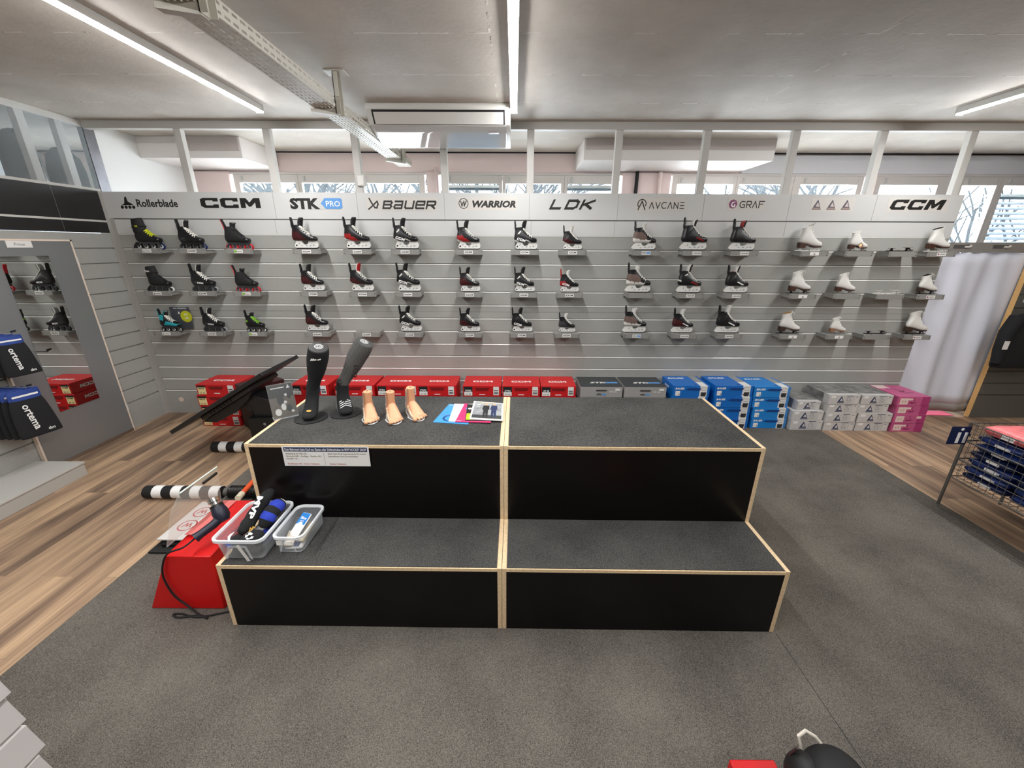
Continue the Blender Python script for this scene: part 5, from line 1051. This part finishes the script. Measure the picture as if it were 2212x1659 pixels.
# maroon box on a black carton beside the corner stack
P0, RZ = (-2.425, 3.385), math.radians(57)
t = thing('skate_box', 'black box on the floor under the maroon box, right of the corner stack', 'box', (*P0, .0005), RZ, 'dark boxes behind the terminal')
MB().box(.0, .33, 0, .235, 0, .325).build('carton', mat('black_card', (18, 17, 18), .5), t, bevel=.002)
t = thing('skate_box', 'maroon skate box with small white sticker behind the terminal', 'box', (*P0, .3262), RZ, 'dark boxes behind the terminal')
MB().box(.0, .33, 0, .235, 0, .086).build('carton', MAROON, t, bevel=.0015); MB().box(-.002, .332, -.002, .237, .0862, .112).build('lid', mat('maroon_lid', (62, 30, 32), .4), t, bevel=.0015)
MB().box(.05, .08, -.0015, 0, .03, .06).build('sticker', PAPER, t); MB().cyl((.19, .0, .05), (.19, -.0012, .05), .010, 14).build('finger_hole', BLACKM, t); flat(t, 'printed_mark', [(0, [(.26, .05), (.29, .082), (.295, .07), (.275, .045)]), (0, rect(.25, .31, .02, .032))], mat('mark_pale', (206, 186, 176), .5), (0, -.0015, 0), 'F')

def striped_tube(label, x0, x1, y, r=.044):
    t = thing('striped_tube', label, 'tube', (x0, y, .0005), 0, 'black and white striped tubes'); w = .066
    MB().cyl((.004, 0, r), (x1 - x0, 0, r), r - .001, 28).build('core', BLACKM, t, True)
    n_ = int((x1 - x0) / w)
    for k in range(n_):
        MB().tube([(k * w + .0005, 0, r), (min((k + 1) * w, x1 - x0) - .0005, 0, r)], r if k else [r * .985, r], 28).build('stripe', BLACKM if k % 2 == 0 else WINK, t, True)
striped_tube('black and white striped tube nearer the camera on the wood floor', -2.552, -2.02, 2.352)
striped_tube('black and white striped tube farther back, ending behind the bench corner', -2.557, -2.15, 3.012)
t = thing('ribbed_hose', 'black ribbed hose lying between the striped tube and the bench', 'hose', (-1.98, 2.352, .0045))
P = []; R_ = []
for k in range(60): P.append((.01 + k * .0105, .0, .045)); R_.append(.044 if k % 2 else .034)
MB().tube(P, R_, 20).build('ribs', BLACK, t, True)
o = MB().cyl((-.02, 0, .045), (.012, 0, .045), .03, 16).build('end_collar', mat('collar_grey', (90, 88, 84), .5), t, True)
t = thing('orange_pole', 'orange pole end with beige cap leaning by the bench edge', 'pole', tuple(at(523, 1066, 2, .114)))
e = at(541, 1046, 2, .114) - Vector(t.location); MB().cyl((0, 0, 0), e * 1.5, .016, 14).build('shaft', mat('pole_orange', (214, 84, 40), .45), t, True)
MB().cyl(-e * .5, (0, 0, 0), .019, 14).build('cap', mat('pole_beige', (206, 196, 172), .5), t, True)

RLAQ = mat('red_lacquer', (206, 10, 10), .4)
t = thing('heat_moulding_box', 'bright red tapered metal box left of the bench', 'moulding box', (-1.57, 1.452, .0045))
z1, z2 = .315, .335; D = .40
b = MB(); b.loft([[(-.181, 0, 0), (.177, 0, 0), (.177, D, 0), (-.181, D, 0)], [(-.028, 0, z1), (.184, 0, z1), (.184, D, z2), (-.028, D, z2)]]); b.build('body', RLAQ, t, bevel=.004)
MB().box(-.024, .05, .12, D - .005, .336, .3375).build('haze_patch', mat('haze_rose', (222, 120, 116), .35), t)  # pale haze of the acrylic over the red top, put in as colour
ra, rb = at(405, 1135, 2, .342), at(438, 1106, 2, .342); sx = (('ring_mark', ra.x + 1.57, ra.y - 1.452, 'MVP'), ('ring_mark', rb.x + 1.57, rb.y - 1.452, 'MVP'))
for nm, x, y, s in sx: flat(t, nm, [(0, p) for p in ring2d(x, y, .042, .006)] + [(0, p) for p in stroke([(x - .02, y - .012), (x - .008, y + .014), (x, y - .008), (x + .01, y + .014), (x + .02, y - .012)], .006)], mat('ring_dark_red', (168, 22, 28), .5), (0, 0, .3380), 'T')
ACR2 = clear_mat('acrylic_shield', (216, 226, 222), .95, .05)
A_, C_, D_ = at(362, 1194, 0, -1.604), at(409, 1090, 0, -1.604), at(504, 1011, 0, -1.50)
t = thing('acrylic_shield', 'clear acrylic shield standing along the left edge of the red box', 'shield', (-1.604, 1.452, .3455))
b = MB(); P = [(.03, 0), (.39, .0), (.42, .19), (.17, .195), (.10, .14)]
b.prism(P, -.003, .003, 'x'); b.build('sheet', ACR2, t)
MB().tube([(0, .17, .195), (0, .42, .19)], .0045, 8).build('top_edge', mat('acrylic_edge', (206, 222, 214), .2), t, True)
MB().box(.004, .014, .30, .40, .16, .172).build('clamp', BLACK, t, bevel=.002)
t = thing('floor_plate', 'black flat plate on the floor left of the red box', 'plate', (-1.93, 1.81, .0045)); MB().box(-.15, .12, 0, .3, 0, .012).build('plate', BLACKM, t, bevel=.003); MB().box(-.10, .06, .04, .06, .012, .03).build('grip', BLACK, t)
t = thing('white_board', 'white board lying behind the red box over the black plate', 'board', (-1.72, 1.87, .017)); MB().box(-.35, .30, 0, .36, .03, .036).build('board', WHITE, t)
for x in (-.3, .25): MB().box(x - .015, x + .015, .05, .33, 0, .03).build('foot', BLACK, t)
flat(t, 'dark_marks', [(0, [(.14 + .05 * k, .08), (.17 + .05 * k, .08), (.20 + .05 * k, .2), (.17 + .05 * k, .2)]) for k in range(2)], INK, (0, 0, .0366), 'T')
# heat gun on the red box
p_n, p_b, p_h = at(457, 1073, 1, 1.64), at(482, 1118, 1, 1.60), at(421, 1163, 1, 1.50)
GUNB = mat('gun_navy', (26, 30, 48), .45)
t = thing('heat_gun', 'navy heat gun with a steel nozzle resting on the red box', 'heat gun', tuple(p_b)); n_ = p_n - p_b; hh = p_h - p_b
MB().tube([-n_ * .15, n_ * .05, n_ * .3, n_ * .58], [.022, .034, .034, .026], 18).build('housing', GUNB, t, True)
q = MB().tube([n_ * .58, n_ * .72, n_ * .74, n_ * .9], [.02, .02, .025, .025], 18).build('nozzle', STEEL, t, True)
MB().tube([n_ * .50, n_ * .6], [.029, .029], 18).build('heat_collar', BLACK, t, True)
MB().tube([n_ * .08, hh * .35, hh * .8, hh], [.022, .020, .019, .023], 14).build('grip', GUNB, t, True); letter(t, 'steinel', tuple(n_ * .1 + Vector((-.012, -.036, 0))), .008, GREYINK, ((.5, 0, .87), (-.87, 0, .5)), bold=.02)
fl = [tuple(hh)] + [tuple(at(x, y, 1, 1.44) - p_b) for x, y in ((395, 1183), (362, 1196), (351, 1222), (354, 1250), (375, 1285), (402, 1306))] + [tuple(at(x, y, 2, .010) - p_b) for x, y in ((432, 1328), (448, 1336), (441, 1331), (420, 1330), (385, 1334), (374, 1327), (392, 1326), (425, 1333), (460, 1328), (498, 1320))]
MB().tube(crom(fl, 5), .0042, 8).build('cord', BLACKM, t, True)

# ------------------------------------------------------------------ tubs on the lower step
TUBP = clear_mat('tub_clear_plastic', (226, 230, 234), .8, .2)
def rrect(x0, x1, y0, y1, r, z, n=5):
    P = []
    for cx, cy, a0 in ((x1 - r, y1 - r, 0), (x0 + r, y1 - r, 90), (x0 + r, y0 + r, 180), (x1 - r, y0 + r, 270)):
        for k in range(n + 1): a = math.radians(a0 + 90 * k / n); P.append((cx + r * math.cos(a), cy + r * math.sin(a), z))
    return P
def tub(label, x0, x1, y0, y1, h, ins, lab):
    t = thing('plastic_tub', label, 'tub', ((x0 + x1) / 2, (y0 + y1) / 2, LOW)); w, d = (x1 - x0) / 2, (y1 - y0) / 2
    R = lambda f, z, r: rrect(-w + f, w - f, -d + f, d - f, r, z)
    MB().loft([R(ins + .012, .0, .015), R(ins, .012, .022), R(.010, h - .012, .03), R(.010, h - .008, .03)], 0, True, False).build('shell', TUBP, t, True, ang=60)
    MB().loft([R(.010, h - .012, .03), R(.0, h - .012, .034), R(.0, h, .034), R(.008, h + .001, .03), R(.012, h - .006, .028)], 0, False, False).build('rim', clear_mat('tub_rim_plastic', (232, 236, 238), .35, .25), t, True, ang=60)
    b = MB(); b.prism([(-w * .55, .02), (-w * .35, h * .75), (w * .35, h * .75), (w * .5, .02), (w * .42, .02), (w * .28, h * .68), (-w * .28, h * .68), (-w * .47, .02)], -d + ins * .4 - .003, -d + ins * .4 - .001, 'y'); b.build('moulded_panel', TUBP, t)
    if lab == 'strip': MB().box(-.006, .008, 0, .001, .0, h * .82).xf(Matrix.Translation((w * .30, -d + ins * .5 - .004, .008)) @ Matrix.Rotation(math.radians(-14), 4, 'Y') @ Matrix.Rotation(.12, 4, 'X')).build('strip_label', PAPER, t)
    else: MB().box(-.05, -.022, -d + .005, -d + .006, h * .55, h * .8).build('small_label', PAPER, t)
    return t
tub('larger clear plastic tub of dark socks on the lower step', -1.304, -1.076, 1.374, 1.664, .119, .022, 'strip')
tub('smaller clear plastic tub of packets on the lower step', -1.072, -.929, 1.422, 1.664, .098, .014, 'small')
SKB = mat('sock_navy_blue', (36, 58, 170), .85)
CF = ((.78, .62, 0), (-.33, .42, .84))
def sock(label, pts, r, m, bands=(), extra=None):
    """folded sock: a flattened knitted tube; bands = (first, last, material index) along its length"""
    t = thing('folded_sock', label, 'sock', pts[0], 0, 'socks in the larger tub'); o = Vector(pts[0])
    q = [tuple(Vector(p) - o) for p in pts]; S = [Vector(p) for p in crom(q, 6)]; n_ = len(S); rings = []; up = Vector((0, 0, 1))
    for k, p in enumerate(S):
        tn = (S[min(k + 1, n_ - 1)] - S[max(k - 1, 0)]).normalized(); a = tn.cross(up).normalized(); b = a.cross(tn)
        rr = r * (.30 + .70 * min(1, (4.5 * min(k, n_ - 1 - k) / n_) ** .6)) * (1 + .05 * math.sin(k * 1.7))
        rings.append([p + a * rr * math.cos(w) + b * rr * .72 * math.sin(w) * (1 + .06 * math.sin(3 * w + k)) for w in [2 * math.pi * h / 16 for h in range(16)]])
    def fm(c, k, i_):
        for b0, b1, mi in bands:
            if b0 <= k < b1: return mi
        return 0
    MB().loft(rings, 0, True, True, fm).build('knit', [m, SKB, WINK], t, True, ang=80)
    if extra: extra(t)
    return t
zb = LOW + .004
def blot(t, pos, s, P): flat(t, 'motif', [(0, [(x * s, y * s) for x, y in p]) for p in P], WINK, pos, CF)
FL = [[(-1, -.2), (-.7, .5), (-.2, .3), (.1, .8), (.6, .6), (.9, .1), (.5, -.1), (.1, .2), (-.4, -.1)], [(-.9, -.5), (-.5, -.3), (-.1, -.7), (.4, -.4), (.9, -.6), (.6, -1), (.1, -.9), (-.5, -.9)]]
sock('long black sock with white block letters leaning out of the tub', [(-1.240, 1.475, zb + .072), (-1.224, 1.53, zb + .098), (-1.20, 1.60, zb + .15), (-1.178, 1.66, zb + .185)], .034, SOCKB, (),
     lambda t: letter(t, 'MVP', (.040, .112, .126), .036, WINK, ((-.15, -.75, -.62), (.92, -.32, .1)), 'LEFT', bold=.05, width=.105))
sock('black sock with royal blue bands at the back of the tub', [(-1.156, 1.505, zb + .080), (-1.14, 1.545, zb + .118), (-1.125, 1.59, zb + .138), (-1.116, 1.625, zb + .132)], .039, SOCKB, ((4, 7, 1), (10, 14, 1), (15, 17, 2)))
sock('blue sock under the banded sock in the tub', [(-1.165, 1.47, zb + .032), (-1.14, 1.54, zb + .034), (-1.125, 1.61, zb + .036)], .034, SKB)
sock('black sock with gold and white motif in the tub front', [(-1.205, 1.425, zb + .06), (-1.165, 1.445, zb + .075), (-1.128, 1.475, zb + .066)], .036, SOCKB, (),
     lambda t: (blot(t, (.046, -.002, .046), .017, FL), flat(t, 'gold_motif', [(0, p) for p in stroke([(-.01, -.004), (-.004, .006), (.0, -.002), (.006, .007), (.012, .0)], .004)], GOLD, (.040, .030, .055), CF)))
sock('black sock with white paw patch at the tub left end', [(-1.268, 1.415, zb + .052), (-1.250, 1.445, zb + .056), (-1.240, 1.49, zb + .04)], .028, SOCKB, ((0, 3, 1),),
     lambda t: blot(t, (.026, .012, .042), .018, [[(-.9, -.6), (-.7, .4), (-.1, .8), (.9, 1), (.3, .5), (-.1, .2), (-.3, -.2), (-.5, -.9)]]))
sock('plain black sock lying along the bottom of the tub', [(-1.25, 1.42, zb + .022), (-1.19, 1.44, zb + .022), (-1.12, 1.44, zb + .022)], .03, SOCKB)
sock('dark navy sock along the right side of the tub', [(-1.128, 1.46, zb + .048), (-1.112, 1.53, zb + .066), (-1.106, 1.60, zb + .072)], .013, mat('sock_navy', (28, 34, 60), .9))
def packet(label, loc, rot, w, h, th, m, fn=None):
    t = thing('packet', label, 'packet', loc, 0, 'packets in the smaller tub'); t.rotation_euler = rot
    MB().loft([rrect(-w / 2 * f, w / 2 * f, -h / 2 * f, h / 2 * f, .006, z) for f, z in ((.94, 0), (1, th * .25), (1, th * .75), (.94, th))]).build('sleeve', m, t, True, ang=50)
    if fn: fn(t, w, h, th)
    return t
def bl(t, w, h, th):
    MB().box(-w / 2 + .002, w / 2 - .002, .0, h / 2 - .002, th, th + .0006).build('blue_panel', mat('packet_blue', (36, 128, 206), .4), t); letter(t, 'Blue', (0, h * .22, th + .001), .013, WINK, 'T', bold=.03, width=.035); letter(t, 'SPORTS', (0, h * .12, th + .001), .005, WINK, 'T', bold=.03)
    flat(t, 'round_print', [(0, disc2d(0, -.005, w * .3, 20))], PAPER, (0, 0, th + .0012), 'T')
packet('blue and white packet leaning in the smaller tub', (-1.005, 1.555, LOW + .062), (math.radians(30), math.radians(-6), math.radians(-22)), .056, .115, .008, PAPER, bl)
packet('clear wrapped pale packet at the tub left side', (-1.030, 1.50, LOW + .026), (math.radians(8), math.radians(10), math.radians(12)), .042, .09, .012, mat('wrap_pale', (206, 196, 178), .35))
packet('clear wrapped pale packet leaning at the tub right side', (-.972, 1.545, LOW + .030), (math.radians(8), math.radians(-8), math.radians(-4)), .030, .12, .012, mat('wrap_tan', (196, 182, 150), .35))
packet('flat white packet on the smaller tub floor', (-1.0, 1.482, LOW + .006), (0, 0, .1), .075, .05, .010, PAPER, lambda t, w, h, th: MB().box(-.03, .02, -.02, .015, th, th + .0006).build('print', NAVY, t))

# ------------------------------------------------------------------ right side: curtain, slat panel, jacket, wire basket
t = thing('curtain', 'white curtain with grey slotted top band right of the sign wall', 'curtain', (3.93, WY + .06, 0))
CURT = mat('curtain_white', (224, 227, 238), .8, bump=.1, bscale=300); HEM = mat('curtain_hem_grey', (148, 140, 134), .8)
def cy(x, z): return .022 * math.sin(x * 15 + .7 * math.sin(z * 2.2)) * (.25 + .75 * min(1, max(0, (1.63 - z) / .6))) + .006 * math.sin(x * 34 + z * 1.5)
cx = [.0 + .88 * k / 90 for k in range(91)]
def strip(zs_, name, m, yo=0): return solid(MB().loft([[(x, cy(x, z) + yo, z) for x in cx] for z in zs_], 0, False, False, closed=False).build(name, m, t, True, ang=80), .002)
strip([.13 + .1 * k for k in range(16)], 'fabric', CURT); strip([.045, .09, .13], 'hem', HEM)
MB().box(-.01, 1.45, -.012, .012, 1.632, 1.722).build('top_band', mat('band_grey', (142, 138, 134), .55), t, bevel=.003)
for k in range(3):
    x = .16 + .36 * k; b = MB(); b.prism([(p, q) for p, q in disc2d(x + .08, 1.685, .018, 16)], -.0135, -.0122, 'y'); b.box(x - .05, x + .08, -.0135, -.0122, 1.669, 1.701); b.build('slot', mat('slot_shadow', (84, 82, 80), .7), t)
    MB().tube([(x + .05, -.0138, 1.682), (x + .085, -.018, 1.68), (x + .105, -.0138, 1.69)], .011, 10).build('band_hook', WHITE, t, True)
o = MB().box(0, .62, 0, .12, .0005, .006).xf(Matrix.Translation((4.02, 3.90, 0)) @ Matrix.Rotation(-.05, 4, 'Z')).build('pink_mat', mat('mat_pink', (232, 96, 128), .6)); tag(o, 'bright pink strip lying on the floor under the curtain', 'mat')
PX0, PY = 4.756, 3.832
b = MB(); b.prism([(PY + d, z) for d, z in slats(2.2, .0, .045)], PX0, 7.88, 'x'); w_ = struct(b.build('wall_right_panel', mat('grey_laminate_dark', (96, 94, 88), .45)))
MB().box(PX0 - .004, PX0, PY, PY + .045, .004, 2.2).build('raw_edge', mat('raw_chipboard', (222, 178, 116), .7, var=.15, vscale=120), w_)
j0 = at(2195, 640, 1, 3.72); t = thing('jacket', 'black jacket with a white tag hanging on the grey slat panel', 'jacket', (j0.x + .25, 3.70, j0.z - .15))
JB = mat('jacket_black', (16, 17, 20), .85, bump=.4, bscale=120)
R = []
for z, w, d in crom([(-.52, .25, .035), (-.48, .26, .05), (-.3, .25, .055), (-.12, .23, .055), (-.03, .19, .05), (.0, .10, .035), (.02, .05, .02)], 4): R.append([(w * pw(math.cos(q), .8), d * math.sin(q) + .006 * math.sin(7 * q + 9 * z), z) for q in [2 * math.pi * k / 28 for k in range(28)]])
MB().loft(R).build('body', JB, t, True)
for s_ in (-1, 1): MB().tube([(s_ * .17, 0, -.04), (s_ * .235, -.01, -.18), (s_ * .25, -.02, -.34), (s_ * .245, -.03, -.47)], [.06, .054, .045, .038], 14).build('sleeve', JB, t, True)
MB().box(-.285, -.235, -.066, -.064, -.33, -.25).build('paper_tag', PAPER, t)
MB().tube([(0, 0, .01), (0, 0, .05), (.02, 0, .075), (0, 0, .095), (-.02, .0, .08)], .003, 8).build('hanger_hook', STEEL, t, True)
h0 = (j0.x + .25, PY, j0.z - .05)
t = thing('wall_hook', 'white double wire hook holding the black jacket', 'hook', h0); MB().box(-.03, .03, -.008, -.001, -.02, .03).build('back_plate', WHITE, t)
MB().tube([(-.02, -.008, .0), (-.02, -.17, -.005), (-.02, -.20, .01)], .004, 8).build('arm', WHITE, t, True); MB().tube([(.02, -.008, .0), (.02, -.14, -.005), (.02, -.18, .01)], .004, 8).build('arm', WHITE, t, True)

GAL = mat('basket_wire', (130, 128, 124), .35, .8)
bx0, bx1, by0, by1, bz0, bz1 = 2.935, 3.36, 1.50, 2.335, .225, .615
t = thing('wire_basket', 'grey wire basket stand full of blue packs at the right edge', 'basket', (bx0, by1, 0)); W_, D_ = bx1 - bx0, by0 - by1
for x in (0, W_):
    for y in (0, D_): MB().tube([(x, y, .0045 if x < .02 else .0005), (x, y, bz1 + .004)], .009, 10).build('post', GAL, t, True)
b = MB()
for z in (bz1, .49, .36, bz0):
    for q0, q1 in (((0, 0), (W_, 0)), ((W_, 0), (W_, D_)), ((W_, D_), (0, D_)), ((0, D_), (0, 0))): b.tube([(*q0, z), (*q1, z)], .0042, 6)
b.build('rails', GAL, t, True)
def mesh_panel(name, p0, e1, e2, n1, n2):
    b = MB(); p0, e1, e2 = Vector(p0), Vector(e1), Vector(e2)
    for k in range(n1 + 1): b.tube([p0 + e1 * k / n1, p0 + e1 * k / n1 + e2], .0018, 4, caps=False)
    for k in range(n2 + 1): b.tube([p0 + e2 * k / n2, p0 + e2 * k / n2 + e1], .0018, 4, caps=False)
    b.build(name, GAL, t)
H_ = bz1 - bz0
mesh_panel('side_mesh', (0, 0, bz0), (0, D_, 0), (0, 0, H_), 20, 9); mesh_panel('back_mesh', (0, 0, bz0), (W_, 0, 0), (0, 0, H_), 10, 9); mesh_panel('side_mesh', (W_, 0, bz0), (0, D_, 0), (0, 0, H_), 20, 9); mesh_panel('front_mesh', (0, D_, bz0), (W_, 0, 0), (0, 0, H_), 10, 9); mesh_panel('bottom_mesh', (0, 0, bz0), (W_, 0, 0), (0, D_, 0), 10, 20)
NP = mat('pack_navy', (24, 44, 98), .3, var=.5, vscale=26, bump=.6, bscale=40); NP2 = mat('pack_dark_navy', (16, 26, 60), .3, var=.5, vscale=26, bump=.6, bscale=40); PK = mat('pack_coral', (226, 120, 122), .35, var=.25, vscale=20, bump=.6, bscale=40); PGR = mat('pack_grey', (96, 100, 116), .3, var=.4, vscale=20, bump=.6, bscale=40)
rnd = random.Random(5)
def pack(label, x, y, z, m, w=.33, d=.25, h=.055, tilt=0, rz=0, group='packed garments in the wire basket'):
    t = thing('garment_pack', label, 'pack', (x, y, z), 0, group); t.rotation_euler = (tilt, 0, rz)
    R = []
    for f, zz in ((.72, 0), (.94, h * .2), (1, h * .45), (.97, h * .72), (.8, h * .95), (.5, h)): R.append([(px * (1 + .03 * math.sin(9 * py * 10 + zz * 90)), py, pz + .0012 * math.sin(px * 40 + py * 30 + z * 50) * (1 if zz > .01 else 0)) for px, py, pz in rrect(-w / 2 * f, w / 2 * f, -d / 2 * f, d / 2 * f, .03, zz)])
    MB().loft(R).build('bag', m, t, True, ang=80)
    MB().box(-w / 2 - .004, -w / 2 + .004, -d * .22, d * .05, h * .3, h * .62).build('white_label', PAPER, t)
    if m is NP: letter(t, 'BLUE', (-w / 2 - .005, -d * .28, h * .4), .012, WINK, 'L', 'RIGHT', bold=.03)
    return t
cols = ['back', 'middle', 'front']
for r in range(6):
    for k in range(3):
        y = by1 - .145 - k * .265
        pack('%s pack in the %s row of the basket, %s' % (('navy' if (r + k) % 3 else 'dark navy'), cols[k], ('lowest layer', 'second layer up', 'third layer up', 'fourth layer up', 'fifth layer up', 'sixth layer up')[r]), (bx0 + bx1) / 2 + rnd.uniform(-.008, .008), y + rnd.uniform(-.004, .004), bz0 + .007 + .053 * r, NP if (r + k) % 3 else NP2, .36, .25, .0505)
for k in range(3):
    pack('%s pack on top of the %s row in the basket' % (('coral', 'coral pink', 'grey')[k], cols[k]), (bx0 + bx1) / 2 + .01, by1 - .145 - k * .265, bz0 + .007 + .053 * 6, (PK, PK, PGR)[k], .35, .25, .07)
c0 = at(2072, 939, 1, 2.33)
t = thing('basket_sign', 'small navy card with white bars clipped to the basket corner post', 'card', (c0.x, 2.325, c0.z)); MB().box(-.07, .055, -.003, 0, -.065, .06).build('card', mat('card_navy', (22, 32, 66), .4), t)
for k in range(2): MB().box(-.02 + .045 * k, .0 + .045 * k, -.0036, -.0028, -.055, .02).build('white_bar', PAPER, t)
MB().cyl((.0, -.0028, .042), (.0, -.0036, .042), .01, 14).build('round_mark', PAPER, t); MB().box(.04, .066, -.002, .004, -.01, .01).build('clip', STEEL, t)

# ------------------------------------------------------------------ near the camera
for k in range(6):
    h = .1116; t = thing('flat_white_box', 'plain white box, %s of the stack in the lower left corner' % ('lowest', 'second', 'third', 'fourth', 'fifth', 'topmost')[k], 'box', (-1.303 + (.0, -.004, .003, .0, -.006, .004)[k], .70 + (.004, .0, -.005, .003, .0, -.004)[k], T0 + h * k), 0, 'white boxes near the camera')
    MB().box(-.32, -.004, -.5, -.004, 0, h - .0015).build('carton', mat('box_white_near', (214, 208, 206), .5), t, bevel=.002)
    MB().loft([[(-.324, -.504, z), (x, -.504, z), (x, y, z), (-.324, y, z)] for x, y, z in ((.004, .006, .012), (-.003, -.002, h - .012), (-.003, -.002, h - .002), (-.008, -.008, h - .001))]).build('lid', mat('box_white_near', (214, 208, 206), .5), t, bevel=.0015)
t = thing('rounded_bag', 'black rounded bag with a pale pull loop at the bottom edge', 'bag', (.975, .742, T0))
R = [[(w * math.cos(q), d * math.sin(q), z) for q in [2 * math.pi * k / 32 for k in range(32)]] for z, w, d in crom([(0, .07, .06), (.02, .09, .08), (.1, .098, .09), (.17, .088, .082), (.215, .055, .055), (.232, .012, .012)], 4)]
MB().loft(R).build('body', BLACKM, t, True); MB().ball((-.075, .02, .13), .05, .06, .075).build('side_pocket', mat('bag_dark', (20, 19, 20), .6), t, True)
MB().tube([(-.055, .075, .165), (-.066, .085, .205), (-.045, .09, .222), (-.02, .08, .212), (.0, .07, .19)], .0055, 8).build('pull_loop', mat('loop_pale', (222, 214, 200), .6), t, True)
MB().tube([(-.10, .05, .12), (-.105, .055, .175), (-.095, .05, .21)], .004, 6).build('zip_pull', mat('zip_dark', (60, 44, 44), .5), t, True)
t = thing('red_case', 'flat red case beside the black bag at the bottom edge', 'case', (.79, .765, T0)); MB().box(-.085, .06, -.12, .055, 0, .10).build('case', RED, t, bevel=.004); MB().box(-.06, .03, -.05, .0, .10, .106).build('latch', DRED, t, bevel=.002)
